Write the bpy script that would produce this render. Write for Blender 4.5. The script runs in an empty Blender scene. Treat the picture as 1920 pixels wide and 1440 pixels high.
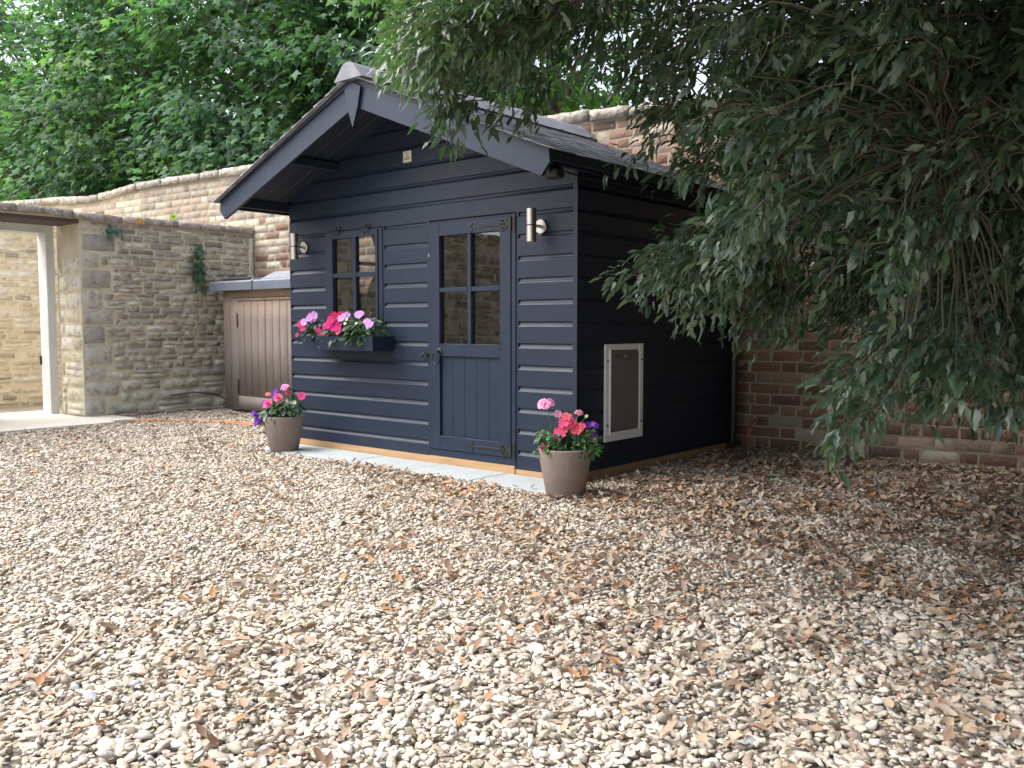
import bpy, bmesh, math, random
import numpy as np
from mathutils import Vector, Matrix
R = math.radians
rng = np.random.default_rng(7)
random.seed(7)
scn = bpy.context.scene
col = scn.collection

# ------------------------------------------------------------ camera
CAM = np.array([3.363, -4.587, 1.0]); PITCH = math.atan(111/1680)
cd = bpy.data.cameras.new('camera'); cam = bpy.data.objects.new('camera', cd); col.objects.link(cam)
cd.sensor_width = 36; cd.lens = 1680/1920*36; cd.clip_end = 500; cd.clip_start = .02
FX, FY = -.6478, .7618
fwd = Vector((FX*math.cos(PITCH), FY*math.cos(PITCH), -math.sin(PITCH)))
cam.location = CAM; cam.rotation_euler = fwd.to_track_quat('-Z', 'Y').to_euler()
scn.camera = cam

# ------------------------------------------------------------ world and light
SUN_EL, SUN_AZ = R(58), (-.74, -.67)          # soft light from the open left front
w = bpy.data.worlds.new('World'); scn.world = w; w.use_nodes = True
nt = w.node_tree; bg = nt.nodes['Background']
sky = nt.nodes.new('ShaderNodeTexSky'); sky.sky_type = 'NISHITA'; sky.sun_disc = False
sky.sun_elevation = SUN_EL; sky.sun_rotation = math.atan2(SUN_AZ[0], SUN_AZ[1])
sky.air_density = 1.0; sky.dust_density = 4.0; sky.ozone_density = 1.0
hs = nt.nodes.new('ShaderNodeHueSaturation'); hs.inputs['Saturation'].default_value = .5
hs.inputs['Value'].default_value = 1.0
nt.links.new(sky.outputs[0], hs.inputs['Color']); nt.links.new(hs.outputs[0], bg.inputs[0])
bg.inputs[1].default_value = .15
sl = bpy.data.lights.new('sun', 'SUN'); sl.energy = 2.2; sl.angle = R(65); sl.color = (1, .96, .9)
so = bpy.data.objects.new('sun', sl); col.objects.link(so)
sd = Vector((SUN_AZ[0]*math.cos(SUN_EL), SUN_AZ[1]*math.cos(SUN_EL), math.sin(SUN_EL)))
so.rotation_euler = (-sd).to_track_quat('-Z', 'Y').to_euler()
scn.view_settings.view_transform = 'Standard'; scn.view_settings.look = 'None'
scn.view_settings.exposure = 1.42; scn.view_settings.gamma = 1
scn.cycles.max_bounces = 6; scn.cycles.transparent_max_bounces = 8

# ------------------------------------------------------------ helpers
def to_cam(p):
    """pixel (1920 wide) and forward distance of world points (n,3)"""
    q = np.asarray(p, float) - CAM
    cx = q[:, 0]*FY*-1*-1 - q[:, 1]*FX          # right = (FY,-FX)
    hf = q[:, 0]*FX + q[:, 1]*FY
    f = hf*math.cos(PITCH) - q[:, 2]*math.sin(PITCH)
    u = hf*math.sin(PITCH) + q[:, 2]*math.cos(PITCH)
    f = np.where(np.abs(f) < 1e-6, 1e-6, f)
    return 960 + 1680*cx/f, 720 - 1680*u/f, f

def from_px(x, y, f):
    u = (x-960)/1680*f; v = (720-y)/1680*f
    hf = f*math.cos(PITCH) + v*math.sin(PITCH); z = -f*math.sin(PITCH) + v*math.cos(PITCH)
    return np.stack([CAM[0] + u*FY + hf*FX, CAM[1] - u*FX + hf*FY, CAM[2] + z], -1)

def tag(o, label=None, cat=None, group=None, kind=None):
    for k, v in (('label', label), ('category', cat), ('group', group), ('kind', kind)):
        if v: o[k] = v
    return o

def link(name, me, mat=None, parent=None):
    o = bpy.data.objects.new(name, me); col.objects.link(o)
    if mat: me.materials.append(mat)
    if parent: o.parent = parent
    return o

def empty(name, loc=(0, 0, 0), rz=0):
    o = bpy.data.objects.new(name, None); col.objects.link(o)
    o.empty_display_size = .1; o.location = loc; o.rotation_euler = (0, 0, rz); return o

def mesh_np(name, V, Fs, vcol=None, smooth=False):
    """V (n,3); Fs list of int arrays (m,k)"""
    me = bpy.data.meshes.new(name)
    V = np.ascontiguousarray(V, np.float32)
    loops = np.concatenate([f.ravel() for f in Fs]).astype(np.int32)
    tot = np.concatenate([np.full(len(f), f.shape[1]) for f in Fs]).astype(np.int32)
    st = np.concatenate([[0], np.cumsum(tot)[:-1]]).astype(np.int32)
    me.vertices.add(len(V)); me.vertices.foreach_set('co', V.ravel())
    me.loops.add(len(loops)); me.loops.foreach_set('vertex_index', loops)
    me.polygons.add(len(tot)); me.polygons.foreach_set('loop_start', st); me.polygons.foreach_set('loop_total', tot)
    if smooth: me.polygons.foreach_set('use_smooth', np.ones(len(tot), bool))
    me.update(calc_edges=True)
    if vcol is not None:
        a = me.color_attributes.new('Col', 'FLOAT_COLOR', 'POINT')
        c = np.ones((len(V), 4), np.float32); c[:, :vcol.shape[1]] = vcol
        a.data.foreach_set('color', c.ravel())
    return me

def instance(tv, tf, M, P, C=None):
    """bake N copies: tv (n,3) template, M (N,3,3), P (N,3), C (N,3 or 4)"""
    N, n = len(P), len(tv)
    V = (np.einsum('nij,kj->nki', M, tv) + P[:, None, :]).reshape(-1, 3)
    F = [(f[None] + (np.arange(N)*n)[:, None, None]).reshape(-1, f.shape[1]) for f in tf]
    return V, F, (None if C is None else np.repeat(C, n, 0))

def merge(parts):
    Vs, Fd, Cs, off = [], {}, [], 0
    for V, F, C in parts:
        Vs.append(V); Cs.append(C)
        for f in F: Fd.setdefault(f.shape[1], []).append(f + off)
        off += len(V)
    return np.concatenate(Vs), [np.concatenate(v) for v in Fd.values()], (None if Cs[0] is None else np.concatenate(Cs))

class MB:
    """collects simple shapes into one mesh"""
    def __init__(s): s.bm = bmesh.new()
    def box(s, a, b, bev=0, M=None, ends=None):
        x0, y0, z0 = a; x1, y1, z1 = b
        vs = [s.bm.verts.new(p) for p in ((x0,y0,z0),(x1,y0,z0),(x1,y1,z0),(x0,y1,z0),(x0,y0,z1),(x1,y0,z1),(x1,y1,z1),(x0,y1,z1))]
        fs = [s.bm.faces.new([vs[i] for i in f]) for f in ((3,2,1,0),(4,5,6,7),(0,1,5,4),(1,2,6,5),(2,3,7,6),(3,0,4,7))]
        if bev:
            es = list({e for f in fs for e in f.edges})
            r = bmesh.ops.bevel(s.bm, geom=es, offset=bev, segments=1, affect='EDGES', profile=.5)
            vs = list({v for f in r['faces'] for v in f.verts})
        if M is not None: bmesh.ops.transform(s.bm, matrix=M, verts=vs)
        return s
    def poly(s, pts, d):
        """prism: polygon pts (3D) extruded by vector d"""
        d = Vector(d); a = [s.bm.verts.new(p) for p in pts]; b = [s.bm.verts.new(Vector(p)+d) for p in pts]
        n = len(a); s.bm.faces.new(a); s.bm.faces.new(b[::-1])
        for i in range(n): s.bm.faces.new((a[i], b[i], b[(i+1) % n], a[(i+1) % n]))
        return s
    def quad(s, *p): s.bm.faces.new([s.bm.verts.new(q) for q in p]); return s
    def tube(s, pts, r, n=8, cap=True):
        pts = [Vector(p) for p in pts]; rs = r if hasattr(r, '__len__') else [r]*len(pts)
        rings = []; up = None
        for i, p in enumerate(pts):
            t = (pts[min(i+1, len(pts)-1)] - pts[max(i-1, 0)]).normalized()
            if up is None: up = Vector((0, 0, 1)) if abs(t.z) < .9 else Vector((1, 0, 0))
            a = t.cross(up).normalized(); up = a.cross(t).normalized()
            rings.append([s.bm.verts.new(p + (a*math.cos(k*2*math.pi/n) + up*math.sin(k*2*math.pi/n))*rs[i]) for k in range(n)])
        for i in range(len(rings)-1):
            for k in range(n): s.bm.faces.new((rings[i][k], rings[i][(k+1) % n], rings[i+1][(k+1) % n], rings[i+1][k]))
        if cap: s.bm.faces.new(rings[0][::-1]); s.bm.faces.new(rings[-1])
        return s
    def lathe(s, prof, c=(0, 0, 0), n=48, M=None):
        rings = []; allv = []
        for r, z in prof:
            g = [s.bm.verts.new((c[0]+r*math.cos(k*2*math.pi/n), c[1]+r*math.sin(k*2*math.pi/n), c[2]+z)) for k in range(n)]
            rings.append(g); allv += g
        for i in range(len(rings)-1):
            for k in range(n): s.bm.faces.new((rings[i][k], rings[i][(k+1) % n], rings[i+1][(k+1) % n], rings[i+1][k]))
        s.bm.faces.new(rings[0][::-1]); s.bm.faces.new(rings[-1])
        if M is not None: bmesh.ops.transform(s.bm, matrix=M, verts=allv)
        return s
    def cut(s, co, no):
        g = list(s.bm.verts)+list(s.bm.edges)+list(s.bm.faces)
        bmesh.ops.bisect_plane(s.bm, geom=g, plane_co=co, plane_no=no, clear_outer=True); return s
    def build(s, name, mat, parent=None, smooth=False):
        bmesh.ops.recalc_face_normals(s.bm, faces=s.bm.faces)
        me = bpy.data.meshes.new(name); s.bm.to_mesh(me); s.bm.free()
        if smooth:
            me.polygons.foreach_set('use_smooth', [True]*len(me.polygons))
            try: me.set_sharp_from_angle(angle=R(35))
            except Exception: pass
        return link(name, me, mat, parent)

def euler_m(rx, ry, rz):
    """(N,3,3) from euler arrays: Rz Ry Rx"""
    cx, sx, cy, sy, cz, sz = np.cos(rx), np.sin(rx), np.cos(ry), np.sin(ry), np.cos(rz), np.sin(rz)
    M = np.empty((len(rx), 3, 3))
    M[:, 0, 0] = cz*cy; M[:, 0, 1] = cz*sy*sx-sz*cx; M[:, 0, 2] = cz*sy*cx+sz*sx
    M[:, 1, 0] = sz*cy; M[:, 1, 1] = sz*sy*sx+cz*cx; M[:, 1, 2] = sz*sy*cx-cz*sx
    M[:, 2, 0] = -sy; M[:, 2, 1] = cy*sx; M[:, 2, 2] = cy*cx
    return M

def frame_m(X, Zh):
    """frames (columns) with x axis = X (direction), z axis close to Zh"""
    X = X/np.linalg.norm(X, axis=1)[:, None]
    Y = np.cross(Zh, X); l = np.linalg.norm(Y, axis=1)[:, None]; Y = Y/np.maximum(l, 1e-6)
    Z = np.cross(X, Y)
    return np.stack([X, Y, Z], 2)

def vnoise(p, s=1.0, seed=0):
    """cheap smooth value noise from summed sines, roughly -1..1"""
    r = np.random.default_rng(seed); o = 0
    for k in range(5):
        d = r.normal(size=p.shape[1]); d = d/np.linalg.norm(d)*s*(1+.55*k)
        o = o + np.sin(p@d*2*math.pi + r.uniform(0, 6.28))
    return o/2.4

# ------------------------------------------------------------ materials
def mat(name, color=(.5, .5, .5), rough=.6, metal=0, spec=.5, attr=False, n1=None, n2=None, bump=None, rvar=0, coat=0, stretch=(1, 1, 1)):
    """principled; attr: base colour from vertex colour 'Col'; n1=(scale, amount, colour) blotches; bump=(scale, strength, dist)"""
    m = bpy.data.materials.new(name); m.use_nodes = True
    t = m.node_tree; N = t.nodes; L = t.links; b = N['Principled BSDF']
    b.inputs['Roughness'].default_value = rough; b.inputs['Metallic'].default_value = metal
    b.inputs['Specular IOR Level'].default_value = spec
    if coat: b.inputs['Coat Weight'].default_value = coat
    tc = N.new('ShaderNodeTexCoord'); mp = N.new('ShaderNodeMapping'); mp.inputs['Scale'].default_value = stretch
    L.new(tc.outputs['Object'], mp.inputs[0])
    if attr:
        a = N.new('ShaderNodeAttribute'); a.attribute_name = 'Col'; c = a.outputs['Color']
    else:
        a = N.new('ShaderNodeRGB'); a.outputs[0].default_value = (*color, 1); c = a.outputs[0]
    for sp in (n1, n2):
        if not sp: continue
        sc, amt, c2 = sp[:3]; lo, hi = sp[3:] if len(sp) > 3 else (.45, .65)
        nz = N.new('ShaderNodeTexNoise'); nz.inputs['Scale'].default_value = sc; nz.inputs['Detail'].default_value = 6
        nz.inputs['Roughness'].default_value = .65
        L.new(mp.outputs[0], nz.inputs[0])
        mr = N.new('ShaderNodeMapRange'); mr.inputs[1].default_value = lo; mr.inputs[2].default_value = hi
        mr.inputs[4].default_value = amt
        L.new(nz.outputs[0], mr.inputs[0])
        mx = N.new('ShaderNodeMix'); mx.data_type = 'RGBA'; L.new(mr.outputs[0], mx.inputs[0]); L.new(c, mx.inputs[6])
        mx.inputs[7].default_value = (*c2, 1); c = mx.outputs[2]
    L.new(c, b.inputs['Base Color'])
    if rvar:
        nz = N.new('ShaderNodeTexNoise'); nz.inputs['Scale'].default_value = 7; nz.inputs['Detail'].default_value = 5; L.new(mp.outputs[0], nz.inputs[0])
        mr = N.new('ShaderNodeMapRange'); mr.inputs[3].default_value = rough-rvar; mr.inputs[4].default_value = rough+rvar
        L.new(nz.outputs[0], mr.inputs[0]); L.new(mr.outputs[0], b.inputs['Roughness'])
    if bump:
        nz = N.new('ShaderNodeTexNoise'); nz.inputs['Scale'].default_value = bump[0]; nz.inputs['Detail'].default_value = 7; L.new(mp.outputs[0], nz.inputs[0])
        bp = N.new('ShaderNodeBump'); bp.inputs['Strength'].default_value = bump[1]; bp.inputs['Distance'].default_value = bump[2]
        L.new(nz.outputs[0], bp.inputs['Height']); L.new(bp.outputs[0], b.inputs['Normal'])
    return m

def leaf_mat(name, rough=.45, spec=.5, trans=.3, tcol=(1.3, 1.5, .6)):
    m = bpy.data.materials.new(name); m.use_nodes = True
    t = m.node_tree; N = t.nodes; L = t.links; b = N['Principled BSDF']; out = N['Material Output']
    a = N.new('ShaderNodeAttribute'); a.attribute_name = 'Col'
    L.new(a.outputs['Color'], b.inputs['Base Color'])
    b.inputs['Roughness'].default_value = rough; b.inputs['Specular IOR Level'].default_value = spec
    tr = N.new('ShaderNodeBsdfTranslucent'); mu = N.new('ShaderNodeMix'); mu.data_type = 'RGBA'; mu.blend_type = 'MULTIPLY'
    mu.inputs[0].default_value = 1; L.new(a.outputs['Color'], mu.inputs[6]); mu.inputs[7].default_value = (*tcol, 1)
    L.new(mu.outputs[2], tr.inputs[0])
    mx = N.new('ShaderNodeMixShader'); mx.inputs[0].default_value = trans
    L.new(b.outputs[0], mx.inputs[1]); L.new(tr.outputs[0], mx.inputs[2]); L.new(mx.outputs[0], out.inputs[0])
    return m

def glass_mat(name):
    m = bpy.data.materials.new(name); m.use_nodes = True
    t = m.node_tree; N = t.nodes; L = t.links; out = N['Material Output']; N.remove(N['Principled BSDF'])
    tr = N.new('ShaderNodeBsdfTransparent'); tr.inputs[0].default_value = (.82, .85, .84, 1)
    gl = N.new('ShaderNodeBsdfGlossy'); gl.inputs['Roughness'].default_value = .0
    fr = N.new('ShaderNodeLayerWeight'); fr.inputs[0].default_value = .5
    pw = N.new('ShaderNodeMath'); pw.operation = 'POWER'; pw.inputs[1].default_value = 2; L.new(fr.outputs['Facing'], pw.inputs[0])
    ad = N.new('ShaderNodeMath'); ad.operation = 'MULTIPLY_ADD'; ad.inputs[1].default_value = .9; ad.inputs[2].default_value = .05; ad.use_clamp = True
    L.new(pw.outputs[0], ad.inputs[0])
    mx = N.new('ShaderNodeMixShader'); L.new(ad.outputs[0], mx.inputs[0]); L.new(tr.outputs[0], mx.inputs[1]); L.new(gl.outputs[0], mx.inputs[2])
    L.new(mx.outputs[0], out.inputs[0]); return m

M_paint = mat('navy_paint', (.0092, .0175, .037), .46, spec=.38, n1=(5, .6, (.015, .0255, .050)), n2=(24, .4, (.014, .022, .040)), bump=(60, .12, .004), rvar=.1, stretch=(1, 1, 4))
M_paint2 = mat('navy_trim_paint', (.0105, .0195, .041), .45, spec=.38, n1=(6, .5, (.016, .027, .052)), bump=(50, .12, .004), rvar=.1)
M_soffit = mat('soffit_paint', (.012, .019, .036), .6, bump=(40, .1, .004))
M_groove = mat('groove_paint', (.20, .21, .23), .6)
M_black = mat('black_iron', (.012, .012, .014), .5, spec=.5, bump=(70, .4, .003))
M_rubber = mat('black_plastic', (.01, .01, .012), .4)
M_steel = mat('brushed_steel', (.56, .52, .47), .34, metal=1, bump=(300, .05, .001), stretch=(.02, .02, 1))
M_slate = mat('grey_slate', (.10, .105, .125), .45, attr=True, n1=(14, .4, (.30, .32, .38)), bump=(35, .3, .004), rvar=.12)
M_ridge = mat('ridge_tile_clay', (.15, .155, .185), .45, n1=(10, .5, (.25, .26, .29)), bump=(60, .3, .004))
M_glass = glass_mat('window_glass')
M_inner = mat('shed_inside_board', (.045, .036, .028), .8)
M_timber = mat('softwood_plinth', (.40, .25, .125), .7, n1=(6, .6, (.25, .15, .075)), n2=(30, .4, (.46, .32, .18)), bump=(30, .2, .004), stretch=(.4, 1, 6))
M_paver = mat('blue_grey_paver', (.33, .365, .385), .75, n1=(5, .6, (.40, .43, .44)), n2=(30, .4, (.24, .25, .25)), bump=(120, .2, .003))
M_alu = mat('white_aluminium', (.80, .83, .88), .35, n1=(8, .3, (.7, .73, .78)))
M_flap = mat('smoked_flap', (.15, .145, .14), .35, n1=(4, .3, (.18, .17, .16)))
M_wood = mat('weathered_board', (.30, .22, .17), .75, attr=True, n1=(9, .5, (.27, .235, .215), .4, .6), n2=(28, .45, (.16, .10, .075), .5, .7), bump=(40, .35, .006), stretch=(3, 3, .25))
M_lead = mat('lead_sheet', (.12, .135, .17), .45, n1=(8, .5, (.17, .19, .235)), bump=(14, .2, .01), rvar=.1)
M_white = mat('white_frame_paint', (.62, .64, .65), .55, n1=(6, .4, (.50, .50, .47)), n2=(22, .25, (.36, .35, .31), .58, .7))
M_dark_wood = mat('dark_lintel_wood', (.07, .055, .045), .8, bump=(30, .3, .006), stretch=(1, .2, 1))
M_stone = mat('limestone_rubble', attr=True, rough=.9, spec=.2, n1=(13, .55, (.13, .115, .095), .48, .66), n2=(34, .55, (.60, .57, .50), .60, .70), bump=(26, .8, .02))
M_mortar = mat('lime_mortar', (.54, .49, .37), .95, spec=.1, n1=(7, .6, (.40, .36, .28)), n2=(40, .4, (.62, .57, .45)), bump=(50, .6, .012))
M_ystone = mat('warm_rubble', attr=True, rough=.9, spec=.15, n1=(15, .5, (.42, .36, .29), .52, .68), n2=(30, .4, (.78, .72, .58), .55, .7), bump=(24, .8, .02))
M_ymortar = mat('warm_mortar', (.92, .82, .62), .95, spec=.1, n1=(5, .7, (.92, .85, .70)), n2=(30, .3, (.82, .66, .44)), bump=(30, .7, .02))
M_brick = mat('old_brick', attr=True, rough=.9, spec=.15, n1=(16, .55, (.17, .14, .12), .5, .68), n2=(42, .6, (.55, .52, .47), .60, .70), bump=(45, .7, .012))
M_bmortar = mat('brick_mortar', (.36, .31, .24), .95, spec=.1, n1=(5, .7, (.24, .21, .165)), bump=(60, .5, .01))
M_cope = mat('lichen_coping', attr=True, rough=.95, spec=.1, n1=(12, .7, (.13, .12, .11), .48, .62), n2=(27, .8, (.62, .60, .55), .57, .66), bump=(22, .9, .025))
M_lichen = mat('ochre_lichen', (.50, .30, .07), .95, n1=(30, .5, (.35, .22, .06)))
M_gravel = mat('limestone_gravel', attr=True, rough=.85, spec=.25, n1=(60, .3, (.36, .32, .26), .5, .7), n2=(140, .3, (.66, .62, .55), .55, .7), bump=(110, .6, .006))
M_soil = mat('gravel_fines', (.44, .39, .31), .95, n1=(6, .5, (.24, .19, .14)), n2=(70, .6, (.5, .45, .36)), bump=(80, .8, .02))
M_earth = mat('potting_soil', (.05, .035, .025), .95, bump=(60, .8, .01))
M_litter = leaf_mat('dry_leaf', .7, .25, .12, (1, .9, .7))
M_holm = leaf_mat('holm_leaf', .36, .6, .24, (1.25, 1.8, .75))
M_syc = leaf_mat('sycamore_leaf', .6, .3, .40, (1.4, 1.8, .7))
M_bark = mat('bark', (.09, .075, .06), .95, n1=(8, .5, (.15, .13, .11)), bump=(20, .8, .03), stretch=(1, 1, .3))
M_twig = mat('twig_bark', (.075, .068, .05), .85)
M_pot = mat('clay_pot', (.24, .19, .165), .85, n1=(5, .6, (.19, .15, .13), .4, .65), n2=(22, .5, (.33, .285, .25), .52, .7), bump=(60, .3, .003))
M_petal = leaf_mat('petal', .6, .25, .3, (1.1, 1, 1.1))
M_pleaf = leaf_mat('plant_leaf', .42, .45, .22, (1.2, 1.6, .6))
M_orange = mat('orange_cable', (.62, .24, .10), .6)
M_red = mat('red_cable', (.28, .05, .03), .5)
M_slab = mat('threshold_concrete', (.62, .59, .52), .9, n1=(5, .5, (.52, .49, .42)), n2=(50, .3, (.42, .4, .36)), bump=(60, .4, .006))
M_stick = mat('dry_stick', (.42, .35, .28), .8, n1=(20, .5, (.3, .24, .19)))
M_plate = mat('pale_plate', (.55, .51, .46), .5)
M_mark = mat('plate_print', (.13, .12, .11), .7)
M_curtain = mat('dark_fabric', (.03, .022, .018), .9)

# ============================================================ GROUND
g = MB(); S = 200
g.quad((-S, -S, -.036), (S, -S, -.036), (S, S, -.036), (-S, S, -.036))
tag(g.build('ground', M_soil), kind='structure')

def stone_template(sub, seed):
    bm = bmesh.new(); bmesh.ops.create_icosphere(bm, subdivisions=sub, radius=1)
    bm.verts.ensure_lookup_table()
    v = np.array([x.co[:] for x in bm.verts]); f = np.array([[q.index for q in x.verts] for x in bm.faces]); bm.free()
    r = np.random.default_rng(seed)
    # cut the ball with random planes: angular chips
    for k in range(11):
        d = r.normal(size=3); d /= np.linalg.norm(d); h = r.uniform(.42, .82)
        t = v@d; over = t > h; v[over] -= np.outer(t[over]-h, d)*.9
    v *= 1 + .07*r.normal(size=(len(v), 1))
    return v, f

def GZ(p): return -.028 + .022*np.clip((-3.0-p[:, 0])/2.5, 0, 1)

def in_shed(p, m=0.0):
    return (p[:, 0] > -3.0-m) & (p[:, 0] < 0.0+m) & (p[:, 1] > -.0-m) & (p[:, 1] < 2.14+m)

def ground_pts(step, x0=-6.6, x1=5.2, y0=-6.2, y1=2.35, jit=.48):
    gx, gy = np.meshgrid(np.arange(x0, x1, step), np.arange(y0, y1, step))
    p = np.stack([gx.ravel(), gy.ravel()], 1); p += rng.uniform(-jit, jit, p.shape)*step
    p3 = np.concatenate([p, np.zeros((len(p), 1))], 1)
    x, y, f = to_cam(p3)
    ok = (f > 1.3) & (x > -260) & (x < 2180) & (y < 1620)
    wy = 1.77 + .077*(p[:, 0]+6.2)
    ok &= p[:, 1] < wy - .02
    ok &= ~in_shed(p3, .02)
    ok &= ~((p[:, 0] < -5.48) & (p[:, 1] < -.06)) & ~((p[:, 0] < -6.18))          # threshold and stone wall
    ok &= ~((p[:, 0] > -2.95) & (p[:, 0] < .04) & (p[:, 1] > -.40) & (p[:, 1] < .05))   # paving strip
    return p3[ok], f[ok]

parts = []
temps = [stone_template(1, s) for s in range(8)]; tempf = [stone_template(2, s+50) for s in range(8)]
PAL = np.array([(.50, .45, .375), (.56, .515, .44), (.43, .38, .31), (.62, .585, .52), (.35, .305, .25), (.48, .41, .32), (.42, .405, .385), (.36, .39, .44), (.50, .36, .26), (.22, .185, .15)])
PW = np.array([.22, .22, .18, .13, .07, .09, .05, .008, .02, .02]); PW /= PW.sum()
for layer in range(2):
    P, f = ground_pts(.0212 if layer else .0215)
    n = len(P)
    s = rng.lognormal(math.log(.0110), .36, n).clip(.005, .028)
    big = rng.random(n) < .02; s[big] *= 1.3
    P[:, 2] = (rng.uniform(-.004, .008, n) if layer == 0 else rng.uniform(.006, .017, n))
    P[:, 2] += .004*vnoise(P[:, :2], .9, 3) + s*.1 + GZ(P)
    if layer == 1:
        k = rng.random(n) < .82; P, f, s = P[k], f[k], s[k]; n = len(P)
    sc = np.stack([s*rng.uniform(.95, 1.5, n), s*rng.uniform(.75, 1.05, n), s*rng.uniform(.32, .66, n)], 1)
    Mx = euler_m(rng.normal(0, .28, n), rng.normal(0, .28, n), rng.uniform(0, 6.28, n))*sc[:, None, :]
    C = (PAL*np.array([.90, .885, .885]))[rng.choice(len(PAL), n, p=PW)]*rng.uniform(.90, 1.10, (n, 1))*rng.uniform(.97, 1.03, (n, 3))
    ti = rng.integers(0, 8, n); near = f < 3.3
    for t in range(8):
        for T, sel in ((tempf, near), (temps, ~near)):
            k = (ti == t) & sel
            if k.any(): parts.append(instance(T[t][0], [T[t][1]], Mx[k], P[k], C[k]))
V, F, C = merge(parts)
tag(link('gravel', mesh_np('gravel', V, F, C), M_gravel), 'pale limestone chippings covering the whole yard', kind='stuff')
parts = []

# leaf template: long blade with wavy margin, folded along the midrib
def blade(rows, widths, fold=.25, bend=.25, wav=0.0, seed=0, twist=0.0):
    r = np.random.default_rng(seed); v = [(0, 0, 0)]
    for i, (t, wd) in enumerate(zip(rows, widths)):
        z = -bend*t*t; a = twist*t
        for sgn in (-1, 0, 1):
            ww = sgn*wd*(1 + (wav*r.normal() if sgn else 0))
            zz = abs(sgn)*fold*wd + (wav*.3*r.normal()*wd if sgn else 0)
            v.append((t, ww*math.cos(a) - zz*math.sin(a), z + zz*math.cos(a) + ww*math.sin(a)))
    v.append((1, 0, -bend)); n = len(rows); f = [(0, 3, 2), (0, 2, 1)]
    for i in range(n-1):
        a = 1+3*i; b = a+3
        f += [(a, a+1, b+1), (a, b+1, b), (a+1, a+2, b+2), (a+1, b+2, b+1)]
    a = 1+3*(n-1); e = len(v)-1; f += [(a, a+1, e), (a+1, a+2, e)]
    return np.array(v), np.array(f)

OAK = [blade((.12, .28, .44, .60, .76, .90), (.09, .15, .165, .16, .115, .06), .3, b, .34, s, tw) for s, b, tw in ((1, .15, 0), (2, .4, .6), (3, .25, -.5), (4, .55, .2), (5, .05, .9))]
DRY = [blade((.12, .28, .44, .60, .76, .90), (.10, .16, .20, .19, .13, .07), fo, b, .34, s, tw) for s, b, fo, tw in ((11, -.35, .5, .3), (12, .35, -.3, 0), (13, -.15, .8, -.4), (14, .5, .2, .8), (15, -.5, .3, 0))]

# dead leaves: thick under the oak and along the shed, thin towards the open left
def litter():
    n0 = 210000
    P = np.stack([rng.uniform(-5.4, 4.6, n0), rng.uniform(-5.8, 2.3, n0), np.zeros(n0)], 1)
    x, y, f = to_cam(P)
    ok = (f > 1.3) & (x > -200) & (x < 2120) & (y < 1600) & ~in_shed(P, .03) & (P[:, 1] < 1.75+.077*(P[:, 0]+6.2))
    ok &= ~((P[:, 0] > -2.95) & (P[:, 0] < .04) & (P[:, 1] > -.38) & (P[:, 1] < .05))
    X, Y = P[:, 0], P[:, 1]
    d = .20 + .95/(1+np.exp(-(X+.2+.35*(Y+.5))*1.5))                 # rises towards +X
    d *= .20 + .80/(1+np.exp(-(Y+1.7)*1.8))                           # rises towards the shed
    d += .55*np.exp(-((Y+.5)/.22)**2)*(X > -2.6)*(X < .6)*np.clip((X+3.2)/2.6, 0, 1)
    d += .55*(X > .1)*(Y > -.4)
    d += .25*np.exp(-(((X-.75)/.5)**2 + ((Y+3.5)/.45)**2))            # corner patch at bottom left
    d *= np.clip(.62 + .6*vnoise(P[:, :2], .8, 5) + .3*vnoise(P[:, :2], 2.7, 6), .1, 1.6)
    ok &= rng.random(n0) < d*.52
    P = P[ok]; n = len(P)
    P[:, 2] = rng.uniform(.016, .036, n)+.006*vnoise(P[:, :2], .9, 3)+GZ(P)
    L = rng.uniform(.028, .060, n)
    Mx = euler_m(rng.normal(0, .27, n), rng.normal(0, .2, n), rng.uniform(0, 6.28, n))*(L[:, None, None])
    pal = np.array([(.30, .20, .14), (.38, .285, .205), (.19, .125, .09), (.43, .355, .28), (.38, .20, .105), (.12, .08, .06), (.48, .42, .345), (.33, .25, .205)])
    C = pal[rng.choice(8, n, p=[.16, .17, .12, .2, .08, .06, .13, .08])]*rng.uniform(.8, 1.15, (n, 1))
    ti = rng.integers(0, 5, n); ps = []
    for t in range(5):
        k = ti == t; ps.append(instance(DRY[t][0], [DRY[t][1]], Mx[k], P[k], C[k]))
    V, F, C = merge(ps)
    tag(link('leaf_litter', mesh_np('leaf_litter', V, F, C), M_litter), 'dry brown oak leaves scattered over the gravel', kind='stuff')
litter()

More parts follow.
